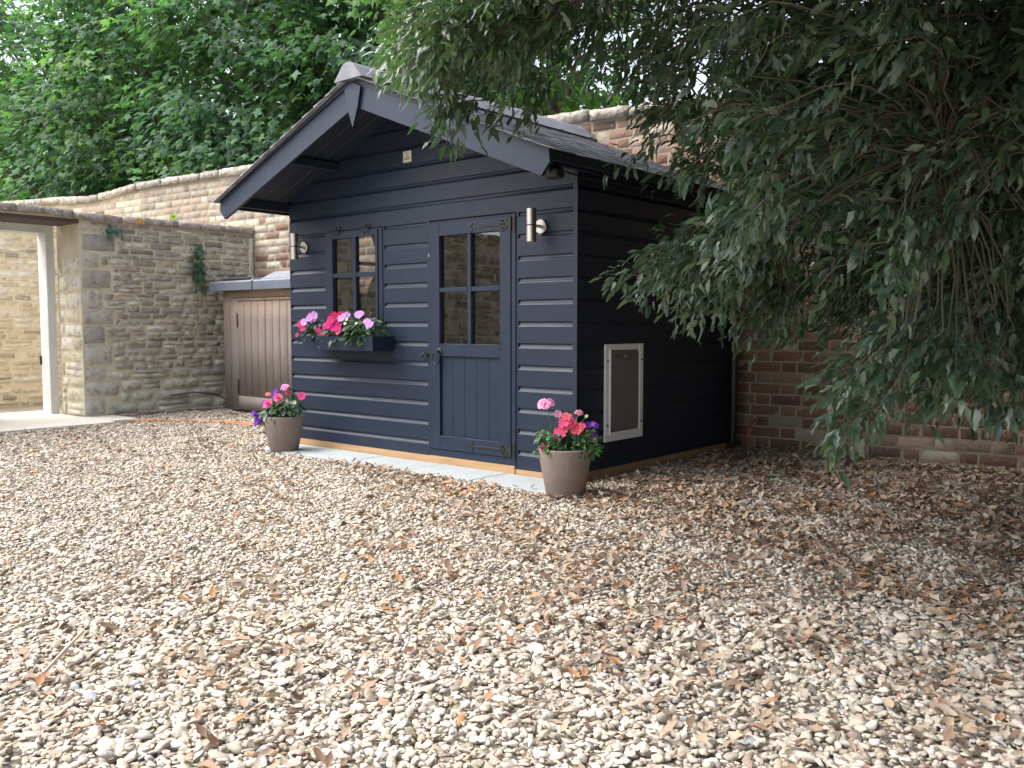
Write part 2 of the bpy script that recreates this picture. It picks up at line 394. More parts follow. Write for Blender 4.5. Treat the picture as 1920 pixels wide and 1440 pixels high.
# ============================================================ SHED
TAN = .39; XC = -1.5; YF, YB = -.53, 2.16
def zr(x, off=0): return 2.655 - TAN*abs(x-XC) - off           # underside of slates
shed = tag(empty('garden_shed', (-1.5, 1.07, 0)), 'dark navy clapboard summerhouse with slate roof on pale gravel', 'shed')
def sp(b, name, m, parent=None, smooth=False):
    """build in world coordinates, parent to the shed or one of its parts"""
    o = b.build(name, m, None, smooth); p = parent or shed
    o.parent = p
    if p is shed: o.matrix_parent_inverse = Matrix.Translation(-Vector(shed.location))
    return o
bpy.context.view_layer.update()
BK = [.159 + .144*k for k in range(-1, 20)]
def boards(b, a0, a1, z0, z1, axis='x', pos=0.0, sgn=-1, trim=.018, depth=.014):
    """shiplap between a0..a1, z0..z1; face at pos, outwards sgn along the other axis"""
    def P(a, d, z): return (a, pos+sgn*d, z) if axis == 'x' else (pos+sgn*d, a, z)
    for zb in BK:
        zt = zb+.144; lo, hi = max(zb, z0), min(zt, z1)
        if hi-lo < .004: continue
        prof = [(0, zb), (0, zb+.108), (-.004, zb+.116), (-.010, zb+.124), (-.0135, zb+.134), (-depth, zb+.144)]
        pr = []
        for (d, z), (d2, z2) in zip(prof, prof[1:]):
            if z2 <= lo or z >= hi: continue
            za, zc = max(z, lo), min(z2, hi)
            pr.append((d+(d2-d)*(za-z)/(z2-z), za, d+(d2-d)*(zc-z)/(z2-z), zc))
        for d, z, d2, z2 in pr: b.quad(P(a0+trim, d, z), P(a1-trim, d, z), P(a1-trim, d2, z2), P(a0+trim, d2, z2))
        if hi == zt:   # underside of the next board
            b.quad(P(a0+trim, -depth, zt), P(a1-trim, -depth, zt), P(a1-trim, 0, zt), P(a0+trim, 0, zt))
        if trim:
            for s0, s1 in ((a0, a0+trim), (a1-trim, a1)):
                b.quad(P(s0, 0, lo), P(s1, 0, lo), P(s1, 0, hi), P(s0, 0, hi))
            for s in (a0+trim, a1-trim):
                b.quad(P(s, 0, lo), P(s, -depth, lo), P(s, -depth, hi), P(s, 0, hi))
DX0, DX1, DZ0, DZ1 = -1.325, -.50, .058, 1.738
WX0, WX1, WZ0, WZ1 = -2.505, -1.825, 1.0, 1.742
b = MB()
boards(b, -3, WX0, WZ0, DZ1+.01); boards(b, WX1, DX0, WZ0, DZ1+.01)
boards(b, -3, DX0, .045, WZ0); boards(b, DX1, 0, .03, DZ1+.01)
boards(b, -3, 0, DZ1+.01, 2.62, trim=0)
b.cut((XC, 0, zr(XC, .03)), (TAN, 0, 1)); b.cut((XC, 0, zr(XC, .03)), (-TAN, 0, 1))
sp(b, 'front_wall', M_paint)
b = MB(); boards(b, 0, 2.14, .045, 2.07, axis='y', pos=0, sgn=1, trim=0); b.quad((0, 2.14, 0.045), (-.02, 2.14, 0.045), (-.02, 2.14, 2.07), (0, 2.14, 2.07))
sp(b, 'side_wall', M_paint)
SW = (.70, 1.25, 1.25, 1.86)  # side window y0,y1,z0,z1
b = MB()
for a0, a1, z0, z1 in ((0, 2.14, .045, SW[2]), (0, 2.14, SW[3], 2.07), (0, SW[0], SW[2], SW[3]), (SW[1], 2.14, SW[2], SW[3])):
    boards(b, a0, a1, z0, z1, axis='y', pos=-3, sgn=-1, trim=0)
sp(b, 'side_wall', M_paint)
b = MB(); b.box((-3, 2.10, .045), (0, 2.14, 2.06)); b.poly([(-3, 2.10, 2.06), (0, 2.10, 2.06), (XC, 2.10, zr(XC, .04))], (0, .04, 0))
sp(b, 'back_wall', M_paint)
# inner lining with the same openings
b = MB(); y = .035
for a0, a1, z0, z1 in ((-2.98, DX0, .06, WZ0), (-2.98, WX0, WZ0, DZ1), (WX1, DX0, WZ0, DZ1), (DX1, -.02, .06, DZ1), (-2.98, -.02, DZ1, 2.05)):
    b.quad((a0, y, z0), (a1, y, z0), (a1, y, z1), (a0, y, z1))
b.poly([(-2.98, y, 2.05), (-.02, y, 2.05), (XC, y, zr(XC, .05))], (0, .002, 0))
for X, holes in ((-.03, 0), (-2.97, 1)):
    if not holes: b.quad((X, y, .06), (X, 2.09, .06), (X, 2.09, 2.05), (X, y, 2.05))
    else:
        for a0, a1, z0, z1 in ((y, 2.09, .06, SW[2]), (y, 2.09, SW[3], 2.05), (y, SW[0], SW[2], SW[3]), (SW[1], 2.09, SW[2], SW[3])):
            b.quad((X, a0, z0), (X, a1, z0), (X, a1, z1), (X, a0, z1))
b.quad((-2.97, 2.085, .06), (-.03, 2.085, .06), (-.03, 2.085, 2.05), (-2.97, 2.085, 2.05))
b.quad((-2.97, y, .062), (-.03, y, .062), (-.03, 2.09, .062), (-2.97, 2.09, .062))
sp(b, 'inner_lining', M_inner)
# opening reveals
b = MB()
for x0, x1, z0, z1 in ((DX0, DX1, DZ0, DZ1), (WX0, WX1, WZ0, WZ1)):
    b.box((x0, -.004, z0+.0), (x0+.012, .036, z1-.013)); b.box((x1-.012, -.004, z0), (x1, .036, z1-.013)); b.box((x0, -.0045, z1-.012), (x1, .036, z1-.001))
sp(b, 'opening_liner', M_paint2)
b = MB()
b.box((-3.0, -.005, -.04), (DX0+.004, .04, .043)); b.box((DX0+.006, -.012, -.04), (DX1-.006, .05, .047)); b.box((DX1-.004, -.005, -.04), (-.002, .04, .028))
b.box((-.04, .05, -.04), (-.004, 2.12, .043)); sp(b, 'timber_plinth', M_timber)
b = MB(); b.box((DX0+.004, -.003, .049), (DX1-.004, .04, .098)); sp(b, 'door_sill', M_paint2)
# corner strip on the far left and right
b = MB(); b.box((-.030, -.003, .03), (.0035, .0, 1.99)); sp(b, 'corner_trim', M_paint2)

# roof deck, soffit, slates, ridge
b = MB()
for s in (-1, 1):
    xe = XC + s*1.68
    b.poly([(XC, YF+.03, zr(XC, .001)), (xe, YF+.03, zr(xe, .001)), (xe, YF+.03, zr(xe, .022)), (XC, YF+.03, zr(XC, .022))], (0, YB-YF-.04, 0))
roof = sp(b, 'roof', M_soffit)
b = MB()
for s in (-1, 1):               # soffit boards run down the slope
    for k in range(4):
        y0 = YF+.035+k*.126; xe = XC+s*1.66; x1 = XC + s*.004
        b.poly([(x1, y0+.003, zr(x1, .0225)), (xe, y0+.003, zr(xe, .0225)), (xe, y0+.003, zr(xe, .034)), (x1, y0+.003, zr(x1, .034))], (0, .117, 0))
sp(b, 'soffit', M_soffit, roof)
b = MB()
for s in (-1, 1):
    for k in range(1, 4):
        y0 = YF+.029+k*.126; xe = XC+s*1.66; x1 = XC+s*.06
        b.poly([(x1, y0, zr(x1, .0228)), (xe, y0, zr(xe, .0228)), (xe, y0, zr(xe, .030)), (x1, y0, zr(x1, .030))], (0, .0075, 0))
sp(b, 'soffit_bead', M_groove, roof)
for s in (-1, 1):
    x = XC+s*.86; b = MB(); b.box((x-.022, YF+.03, zr(x)-.105), (x+.022, -.006, zr(x)-.045)); sp(b, 'purlin', M_soffit, roof)
for x in (-3.055, .055):
    b = MB(); b.box((x-.02, YF+.03, zr(x)-.10), (x+.02, 2.10, zr(x)-.036)); sp(b, 'wall_plate', M_soffit, roof)
cs = math.cos(math.atan(TAN)); sn = math.sin(math.atan(TAN))
r2 = random.Random(3)
for s in (-1, 1):
    vs, fs, cl = [], [], []
    ncs = 13; ex = 1.86/ncs
    for c in range(ncs):
        y = YF-.045 + (-.13 if c % 2 else 0)
        while y < YB:
            wd = .255; y0, y1 = max(y, YF-.045), min(y+wd-.004, YB)
            if y1-y0 > .02:
                d0 = c*ex - .006 + r2.uniform(-.003, .003); d1 = d0+ex*1.35 if c < ncs-1 else d0+ex
                # distance along slope measured from eave upwards
                th = .006; lift = .0105+r2.uniform(0, .002)
                def pt(d, h):
                    dd = 1.845-d; return (XC+s*(dd*cs + h*sn), 2.656+.036*(1-dd/1.845)-dd*sn+h*cs)
                A, B_ = pt(d0, lift), pt(min(d1, 1.84), .001); A2, B2 = pt(d0, lift-th-.003), pt(min(d1, 1.84), -.0)
                i = len(vs)
                for (xx, zz) in (A, B_, B2, A2): vs += [(xx, y0, zz), (xx, y1, zz)]
                fs += [(i, i+1, i+3, i+2), (i+6, i+7, i+1, i), (i, i+2, i+4, i+6), (i+1, i+7, i+5, i+3), (i+4, i+5, i+7, i+6)]
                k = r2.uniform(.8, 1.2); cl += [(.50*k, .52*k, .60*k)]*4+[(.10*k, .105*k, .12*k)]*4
            y += wd
    me = mesh_np('slates', np.array(vs), [np.array(fs)], np.array(cl)); o = link('slates', me, M_slate)
    o.parent = roof
y = YF-.06
while y < YB-.05:
    b = MB(); L = .44; n = 9; pts = []
    for k in range(n+1):
        a = math.pi*(.17+.66*k/n); pts.append((XC+.082*math.cos(a)*1.15, 2.682+.095*math.sin(a)))
    pts = [(XC+.145, 2.662)]+pts+[(XC-.145, 2.662)]
    y1 = min(y+L, YB+.02)
    ring = pts
    b.poly([(px, y, pz) for px, pz in ring], (0, y1-y-.005, 0))
    k0 = [(XC+(px-XC)*1.05, pz+.006) for px, pz in pts]; k1 = [(XC+(px-XC)*1.0, pz-.002) for px, pz in pts]
    if y > YF: b.poly([(px, y-.02, pz) for px, pz in k0+k1[::-1]], (0, .05, 0))
    sp(b, 'ridge_tile', M_ridge, roof, smooth=True); y += L
for s in (-1, 1):     # mortar bed between the board and the slates
    b = MB(); xe = XC+s*1.69; x0 = XC+s*.001
    b.poly([(x0, YF-.012, zr(x0, .0)), (xe, YF-.012, zr(xe, .0)), (x0, YF-.012, zr(x0)+.036)], (0, .2, 0)); sp(b, 'verge', M_soffit, roof)
# bargeboards
for s in (-1, 1):
    b = MB(); xe = XC+s*1.685; hh = .165
    x0 = XC + s*.002
    pts = [(x0, YF, zr(x0, -.0)), (xe, YF, zr(xe, 0)), (xe+s*.008, YF, zr(xe)-.075), (xe-s*.055, YF, zr(xe)-hh+.018), (x0, YF, zr(x0)-hh)]
    b.poly(pts, (0, .026, 0)); sp(b, 'bargeboard', M_paint2)
b = MB(); b.poly([(XC-.085, YF-.02, zr(XC)-.045), (XC, YF-.02, zr(XC)-.004), (XC+.085, YF-.02, zr(XC)-.045), (XC+.055, YF-.02, zr(XC)-.17), (XC, YF-.02, zr(XC)-.31), (XC-.055, YF-.02, zr(XC)-.17)], (0, .019, 0)); sp(b, 'gable_finial', M_paint2)
# eave fascia and gutter, wires at the right eave, downpipe
b = MB(); b.box((.165, YF+.03, zr(.18)-.06), (.183, 2.12, zr(.18)-.006)); sp(b, 'fascia', M_soffit)
b = MB(); b.box((-3.183, YF+.03, zr(.18)-.06), (-3.165, 2.12, zr(.18)-.006)); sp(b, 'fascia', M_soffit)
b = MB(); b.tube([(.10, -.45, 1.935), (.085, -.30, 1.92), (.10, -.1, 1.90), (.06, .3, 1.915), (.05, 1.2, 1.92), (.05, 2.0, 1.93)], .005, 6); sp(b, 'eave_cable', M_rubber)
b = MB(); b.lathe([(.05, 0), (.055, .01), (.055, .05), (.03, .075)], (0, 0, 0), 20, Matrix.Translation((.10, -.36, 1.86))); sp(b, 'cable_box', M_rubber, smooth=True)
b = MB(); b.tube([(.05, 2.07, 1.95), (.05, 2.07, 1.2), (.05, 2.07, .04)], .033, 14); b.box((.0, 2.04, .0), (.1, 2.11, .07), .01); sp(b, 'downpipe', M_rubber, smooth=True)
# plaque
b = MB(); b.box((-1.585, -.009, 2.190), (-1.495, -.001, 2.272), .003); pl = sp(b, 'name_plate', M_plate)
b = MB()
b.box((-1.548, -.0115, 2.248), (-1.538, -.0095, 2.260))
for z, hw in ((2.236, .008), (2.221, .026), (2.211, .030)):
    x = -1.541-hw
    while x < -1.541+hw: b.box((x, -.0112, z-.002), (x+.005, -.0096, z+.003)); x += .0075
sp(b, 'plate_lettering', M_mark, pl)

# ---- door
def frame(b, x0, x1, z0, z1, wl, wr, wt, wb, y0, y1, bev=.002):
    b.box((x0, y0, z0), (x0+wl, y1, z1), bev); b.box((x1-wr, y0, z0), (x1, y1, z1), bev)
    b.box((x0+wl, y0+.0007, z1-wt), (x1-wr, y1, z1), bev); b.box((x0+wl, y0+.0007, z0), (x1-wr, y1, z0+wb), bev)
b = MB()
dx0, dx1, dz0, dz1 = -1.308, -.541, .102, 1.724
gx0, gx1 = -1.212, -.637
frame(b, dx0, dx1, dz0, dz1, gx0-dx0, dx1-gx1, dz1-1.632, .098, -.012, .025)
b.box((gx0, -.0113, .776), (gx1, .025, .864), .002)                      # lock rail
b.box((-.938, -.0113, .865), (-.904, .022, 1.631), .003)                 # glazing bars
b.box((gx0, -.0107, 1.232), (-.939, .022, 1.264), .003); b.box((-.903, -.0107, 1.232), (gx1, .022, 1.264), .003)
door = sp(b, 'door', M_paint2)
b = MB(); n = 5
for k in range(n):
    x = gx0+(gx1-gx0)*k/n; x2 = gx0+(gx1-gx0)*(k+1)/n
    b.poly([(x+.0005, .0105, .201), (x+.002, .008, .201), (x2-.002, .008, .201), (x2-.0005, .0105, .201), (x2-.001, .02, .201), (x+.001, .02, .201)], (0, 0, .574))
sp(b, 'door_panel', M_paint2, door)
for x0, x1 in ((gx0, -.938), (-.904, gx1)):
    for z0, z1 in ((.864, 1.232), (1.264, 1.632)):
        b = MB(); b.box((x0, .014, z0), (x1, .017, z1)); sp(b, 'pane', M_glass, door)
b = MB(); b.box((-.535, -.007, .10), (-.502, .0, 1.735)); b.box((-1.325, -.007, .10), (-1.312, .0, 1.735)); sp(b, 'door_frame', M_paint2)
def strap_hinge(z):
    b = MB()
    b.box((-.90, -.0155, z-.007), (-.60, -.0121, z+.007), .001)
    def fleur(x, y, sgn, s=1.0):
        for dx, dz, r_ in ((.0, .02, .014), (0, -.02, .014), (.016, 0, .012)):
            M_ = Matrix.Translation((x+sgn*dx*s, y, z+dz*s))@Matrix.Rotation(R(90), 4, 'X')
            b.lathe([(r_*.4*s, -.001), (r_*s, 0), (r_*s, .003), (r_*.5*s, .004)], (0, 0, 0), 12, M_)
    fleur(-.90, -.0122, -1); fleur(-.615, -.0122, 1, 1.5); fleur(-.60, -.0122, -1, 1.2)
    b.box((-.63, -.0162, z-.03), (-.57, -.0122, z+.03), .001)
    b.tube([(-.537, -.014, z-.045), (-.537, -.014, z+.045)], .008, 10)
    b.box((-.572, -.0155, z-.016), (-.54, -.0125, z+.016), .001)
    for dz in (-.05, -.02, .02, .05):
        M_ = Matrix.Translation((-.516, -.0075, z+dz))@Matrix.Rotation(R(90), 4, 'X')
        b.lathe([(.005, -.001), (.013, 0), (.013, .003), (.006, .004)], (0, 0, 0), 12, M_)
    b.box((-.529, -.0112, z-.055), (-.505, -.0076, z+.055), .001)
    sp(b, 'strap_hinge', M_black, door)
strap_hinge(1.672); strap_hinge(.150)
b = MB()
b.lathe([(.018, 0), (.028, .002), (.028, .006), (.015, .010), (.011, .022), (.016, .03), (.012, .036)], (0, 0, 0), 20, Matrix.Translation((-1.215, -.012, .808))@Matrix.Rotation(R(90), 4, 'X'))
b.tube([(-1.222+.036*math.sin(a), -.040, .762-.042*math.cos(a)) for a in np.linspace(0, 2*math.pi, 25)[:-1]]+[(-1.222, -.040, .720)], .0055, 8)
sp(b, 'ring_handle', M_black, door, smooth=True)
b = MB(); b.box((-1.345, -.010, .770), (-1.30, -.0, .835), .002); b.box((-1.355, -.035, .775), (-1.325, -.010, .79), .002)
b.tube([(-1.385, -.03, .775), (-1.368, -.034, .778), (-1.345, -.03, .80)], [.013, .012, .008], 8); sp(b, 'latch', M_black)
b = MB(); b.box((-1.322, -.012, 1.47), (-1.306, -.0, 1.53), .002); sp(b, 'catch_plate', M_black)
b = MB(); b.box((-1.318, -.015, 1.488), (-1.310, -.0122, 1.512), .001); sp(b, 'catch_plate', M_steel)

# ---- window
b = MB()
frame(b, WX0+.012, WX1-.045, WZ0, WZ1-.012, .078, .028, .048, .06, -.016, .02)
b.box((-2.166, -.0154, WZ0+.06), (-2.128, .02, WZ1-.06), .003)
b.box((-2.415, -.0148, 1.373), (-2.167, .02, 1.409), .003); b.box((-2.127, -.0148, 1.373), (-1.898, .02, 1.409), .003)
win = sp(b, 'window', M_paint2)
for x0, x1 in ((-2.415, -2.166), (-2.128, -1.898)):
    for z0, z1 in ((WZ0+.06, 1.373), (1.409, WZ1-.06)):
        b = MB(); b.box((x0, .010, z0), (x1, .013, z1)); sp(b, 'pane', M_glass, win)
b = MB(); b.box((WX1-.044, -.007, WZ0), (WX1-.001, .02, WZ1-.003), .002); sp(b, 'window_frame', M_paint2)
for x in (-2.36, -2.0):
    b = MB(); b.tube([(x-.035, -.02, 1.742), (x+.035, -.02, 1.742)], .006, 8)
    for q in (-.024, .024):
        for zz, yy in ((1.718, -.0165), (1.766, -.004)):
            b.lathe([(.005, -.001), (.014, 0), (.014, .003), (.006, .004)], (0, 0, 0), 12, Matrix.Translation((x+q, yy, zz))@Matrix.Rotation(R(90), 4, 'X'))
    b.box((x-.03, -.0205, 1.712), (x+.03, -.0170, 1.738), .001); sp(b, 'window_hinge', M_black, win)
# side window (seen through the front window) and the drawn curtain beside it
b = MB()
for z0, z1 in ((SW[2], SW[2]+.035), (SW[3]-.035, SW[3]), ((SW[2]+SW[3])/2-.016, (SW[2]+SW[3])/2+.016)):
    b.box((-3.015, SW[0], z0), (-2.975, SW[1], z1))
for y0 in (SW[0], SW[1]-.035): b.box((-3.014, y0, SW[2]+.035), (-2.976, y0+.035, SW[3]-.035))
sw = sp(b, 'side_window', M_paint2)
b = MB(); pts = []
for k in range(13):
    z = SW[3]+.05-k*.06; pts.append((.86+.06*math.cos((k-5)*.5), z))
for i in range(12):
    for j in range(6):
        def q(ii, jj):
            yy = pts[ii][0]+(SW[1]+.06-pts[ii][0])*jj/6; return (-2.95+.014*math.sin(jj*2.4), yy, pts[ii][1])
        b.quad(q(i, j), q(i, j+1), q(i+1, j+1), q(i+1, j))
cu = sp(b, 'curtain', M_curtain, sw)
cu.modifiers.new('thickness', 'SOLIDIFY').thickness = .004

# ---- pet door in the side wall
b = MB(); y0, y1, z0, z1 = .300, .765, .222, .872
for a in ((y0, z0, y0+.0519, z1), (y1-.0519, z0, y1, z1)): b.box((.001, a[0], a[1]), (.016, a[2], a[3]), .003)
b.box((.0015, y0+.052, z1-.04), (.0155, y1-.052, z1), .003); b.box((.0015, y0+.052, z0), (.0155, y1-.052, z0+.06), .003)
b.box((.004, y0+.044, z0+.05), (.024, y0+.056, z1-.03), .002); b.box((.004, y1-.056, z0+.05), (.024, y1-.044, z1-.03), .002); b.box((.004, y0+.056, z0+.05), (.0235, y1-.056, z0+.062), .002)
pet = sp(b, 'pet_door', M_alu)
b = MB(); b.box((.006, y0+.06, z0+.066), (.017, y1-.06, z1-.045), .006); flap = sp(b, 'flap', M_flap, pet, smooth=True)
b = MB(); b.poly([(.017, (y0+y1)/2+.14*math.cos(a), z1-.085+.028*math.sin(a)) for a in np.linspace(0, 2*math.pi, 24)[:-1]], (.003, 0, 0)); sp(b, 'flap_badge', mat('badge_grey', (.12, .11, .1), .4), pet)
b = MB()
for k in (-1, 1): b.box((.0203, (y0+y1)/2-.006+k*.012, z1-.088), (.0215, (y0+y1)/2+.004+k*.012, z1-.080))
sp(b, 'badge_mark', M_alu, pet)
for yy in (y0+.026, y1-.022):
    for zz in (z1-.11, z0+.11):
        b = MB(); b.lathe([(.008, 0), (.008, .003), (.004, .0045)], (0, 0, 0), 10, Matrix.Translation((.0155, yy, zz))@Matrix.Rotation(R(90), 4, 'Y')); sp(b, 'screw', M_rubber, pet)

# ============================================================ WALL LIGHTS
def wall_light(x, z, lab):
    t = tag(empty('wall_light', (x, -.001, z)), lab, 'wall light', 'steel up and down lights on the shed front')
    b = MB(); b.lathe([(.045, .0), (.048, .003), (.048, .012), (.044, .016)], (0, 0, 0), 32, Matrix.Rotation(R(90), 4, 'X')@Matrix.Translation((0, 0, 0))); b.build('back_plate', M_steel, t, True)
    b = MB(); b.lathe([(.011, .014), (.011, .085)], (0, 0, 0), 16, Matrix.Rotation(R(90), 4, 'X')); b.build('arm', M_steel, t, True)
    c = (-.0, -.105, .0)
    b = MB(); b.lathe([(.029, .004), (.0325, .004), (.0325, .104), (.031, .106), (.026, .106), (.026, .092)], c, 32)
    b.lathe([(.026, -.092), (.026, -.106), (.031, -.106), (.0325, -.104), (.0325, -.004), (.029, -.004)], c, 32); b.build('tube', M_steel, t, True)
    b = MB(); b.lathe([(.028, -.005), (.0295, -.004), (.0295, .004), (.028, .005)], c, 32); b.build('joint_ring', M_rubber, t, True)
wall_light(-.285, 1.635, 'stainless steel cylinder lamp on the navy wall right of the door hinge')
wall_light(-2.790, 1.640, 'stainless steel cylinder lamp at the far left edge of the navy wall, by the window')

# ============================================================ PLANTS IN BOX AND POTS
def heart(seed):   # broad soft leaf
    return blade((.12, .32, .6, .85), (.2, .30, .26, .12), .25, .3, .06, seed, .15)
BR = [heart(s) for s in (1, 2, 3)]
def petal_disc(n, r0, cup, notch=0.0, seed=0):
    r = np.random.default_rng(seed); v = [(0, 0, 0)]; f = []
    for k in range(n):
        a = 2*math.pi*k/n+r.normal()*.08; da = math.pi/n*1.12; rr = r0*(1+r.normal()*.08)
        i = len(v)
        for q, rad in ((-.95, .62), (-.55, .95), (0, 1-notch), (.55, .95), (.95, .62)):
            v.append((rr*rad*math.cos(a+q*da), rr*rad*math.sin(a+q*da), cup*rad*rad+.06*r.normal()*rr+.02*rr*(k % 2)))
        v.append((rr*.45*math.cos(a), rr*.45*math.sin(a), cup*.1-.03*rr))
        m = i+5
        f += [(0, i, m), (i, i+1, m), (i+1, i+2, m), (i+2, i+3, m), (i+3, i+4, m), (i+4, 0, m)]
    return np.array(v), np.array(f)
CAMV = np.array([FX, FY])
def leaves_obj(name, parent, base, n, rad, h, pal, L=(.035, .06), droop=.0, seed=0, tmpl=None, low=0.0):
    r = np.random.default_rng(seed); a = r.uniform(0, 6.28, n); q = np.sqrt(r.random(n)); tz = r.random(n)
    P = np.stack([np.cos(a)*q*rad[0], np.sin(a)*q*rad[1], low+(h-low)*tz*(1-.45*q*q)], 1)
    d = np.stack([np.cos(a)*(.5+q), np.sin(a)*(.5+q), r.uniform(-.6, .5, n)-droop*q], 1)+r.normal(0, .35, (n, 3))
    up = np.stack([r.normal(0, .4, n), r.normal(0, .4, n)-.25, np.ones(n)], 1)
    M = frame_m(d, up)*r.uniform(L[0], L[1], n)[:, None, None]
    C = np.array(pal)[r.integers(0, len(pal), n)]*r.uniform(.75, 1.2, (n, 1)); tm = tmpl or BR; ps = []; ti = r.integers(0, len(tm), n)
    for t in range(len(tm)):
        k = ti == t
        if k.any(): ps.append(instance(tm[t][0], [tm[t][1]], M[k], P[k]+base, C[k]))
    # stems
    V, F, C = merge(ps); o = link(name, mesh_np(name, V, F, C), M_pleaf, parent)
    b = MB()
    for k in range(0, n, 4): b.tube([(base[0]*.8+P[k, 0]*.2, base[1]+P[k, 1]*.2, base[2]-.02), tuple(P[k]+base)], .0022, 4)
    b.build('stems', mat_stem, parent)
    return o
mat_stem = mat('green_stem', (.10, .17, .05), .6)
def flower(parent, c, r0, colr, kind='five', centre=None, face=None, seed=0, stem=None):
    """one bloom facing out; colour (r,g,b) plus darker centre"""
    rr = np.random.default_rng(seed); ps = []
    c = np.array(c, float)
    out = np.array(face if face is not None else (.35, -.75, .55)); out = out/np.linalg.norm(out)
    def add(tv, tf, M, p, cl, cc=None):
        V, F, C = instance(tv, [tf], M[None], p[None], np.array([cl]))
        if cc is not None:
            rad = np.linalg.norm(tv[:, :2], axis=1)/max(1e-6, np.abs(tv[:, :2]).max()); k = rad < .5
            C = C.copy(); C[k] = cc
        ps.append((V, F, C))
    def fr(o): return frame_m(np.cross(o, [.1, .2, .97])[None]+1e-3, o[None])[0]
    if kind == 'five':
        tv, tf = petal_disc(5, r0, .12*r0, .12, seed); add(tv, tf, fr(out), c, colr, centre)
    elif kind == 'cluster':      # rounded head of small florets
        for k in range(13):
            d = rr.normal(size=3); d[2] = abs(d[2])*.6; d += out*.9; d /= np.linalg.norm(d)
            tv, tf = petal_disc(5, r0*.47, .05*r0, .08, seed*20+k); add(tv, tf, fr(d), c+d*r0*np.array([.75, .75, .5]), np.array(colr)*rr.uniform(.85, 1.1), centre)
    else:                        # pompon of narrow petals
        for lay in range(6):
            n = 14-lay*2; el = .15+lay*.24
            for k in range(max(n, 3)):
                a = 2*math.pi*(k+.5*lay)/max(n, 3); Fm = fr(out); d = Fm@np.array([math.cos(a)*math.cos(el), math.sin(a)*math.cos(el), math.sin(el)])
                tv, tf = blade((.3, .6, .85), (.14, .2, .15), .3, -.15, .05, k); M = frame_m(d[None], (out*1.0)[None])[0]*r0*(1-.10*lay)
                add(tv, tf, M, c, np.array(colr)*rr.uniform(.8, 1.15))
    V, F, C = merge(ps); link('flower', mesh_np('flower', V, F, C), M_petal, parent)
    if stem is not None:
        b = MB(); b.tube([stem, ((stem[0]+c[0])/2, (stem[1]+c[1])/2, (stem[2]*.4+c[2]*.6)), tuple(c-out*.004)], .0025, 5); b.build('stem', mat_stem, parent)

MAG = (.62, .01, .20); RED = (.55, .008, .11); LIL = (.68, .36, .78); PINK = (.85, .30, .52); HOT = (.88, .12, .28); CORAL = (.85, .13, .20); PURP = (.13, .02, .34)
GREEN = [(.045, .11, .04), (.06, .15, .045), (.035, .08, .04)]; DKG = [(.03, .055, .04), (.045, .08, .05), (.06, .09, .07)]
# window box (hangs under the window)
wb = tag(empty('window_box', (-2.15, -.10, .805)), 'navy wooden planter box fixed under the cottage window', 'window box')
b = MB(); x0, x1 = -.445, .455
b.poly([(x0+.09, -.105, .0), (x1-.02, -.105, .0), (x1, -.125, .108), (x0-.01, -.125, .108)], (0, .012, 0))
b.poly([(x1-.02, -.092, .0), (x1, -.112, .107), (x1+.0, .095, .107), (x1-.02, .095, .0)], (-.012, 0, 0))
b.poly([(x0+.09, -.092, .0), (x0-.01, -.112, .107), (x0-.01, .095, .107), (x0+.09, .095, .0)], (.012, 0, 0))
b.box((x0+.08, -.09, -.002), (x1-.03, .095, .010)); b.box((x0, .083, .011), (x1-.013, .095, .106))
b.build('box_shell', M_paint2, wb)
b = MB(); b.box((x0+.02, -.10, .06), (x1-.016, .08, .088)); b.build('soil', M_earth, wb)
def plant(name, loc, lab, cat, group=None): return tag(empty(name, loc), lab, cat, group)
p1 = plant('bedding_plant', (-2.47, -.12, .89), 'dark-leaved plant with magenta and lilac blooms at the left end of the window box', 'plant')
leaves_obj('foliage', p1, np.array((0, 0, 0.)), 80, (.15, .10), .17, DKG, (.05, .085), .5, 1, low=-.01)
for i, (dx, dz, r0, c) in enumerate(((-.13, .12, .032, RED), (-.06, .09, .04, MAG), (.00, .175, .035, RED), (-.05, .135, .040, LIL), (.045, .16, .045, LIL), (.075, .185, .035, LIL), (-.17, .03, .022, RED), (.02, .165, .036, LIL), (.10, .07, .025, MAG))):
    flower(p1, (dx, -.08-.02*(i % 2), dz), r0, c, 'five', tuple(np.array(c)*.6), (.3+.2*((i*7) % 3-1), -.8, .4), i+1, (0, 0, .02))
p2 = plant('bedding_plant', (-2.17, -.12, .89), 'plant with large magenta blooms in the middle of the window box', 'plant')
leaves_obj('foliage', p2, np.array((0, 0, 0.)), 80, (.15, .10), .16, DKG, (.05, .085), .5, 2, low=-.01)
for i, (dx, dz, r0, c) in enumerate(((-.02, .15, .045, MAG), (.03, .175, .045, RED), (.09, .17, .042, RED), (-.05, .11, .047, MAG), (.02, .105, .050, MAG), (.075, .10, .045, MAG), (.06, .055, .03, HOT), (-.12, .045, .03, RED), (-.10, .02, .026, HOT), (.13, .165, .040, LIL), (.16, .18, .034, LIL))):
    flower(p2, (dx, -.085-.02*(i % 2), dz), r0, c, 'five', tuple(np.array(c)*.6), (.3+.2*((i*5) % 3-1), -.8, .4), i+21, (0, 0, .02))
p3 = plant('bedding_plant', (-1.90, -.12, .89), 'leafy plant with sparse lilac blooms at the right end of the window box', 'plant')
leaves_obj('foliage', p3, np.array((0, 0, 0.)), 150, (.19, .11), .20, GREEN+DKG, (.045, .085), .4, 3, low=-.01)
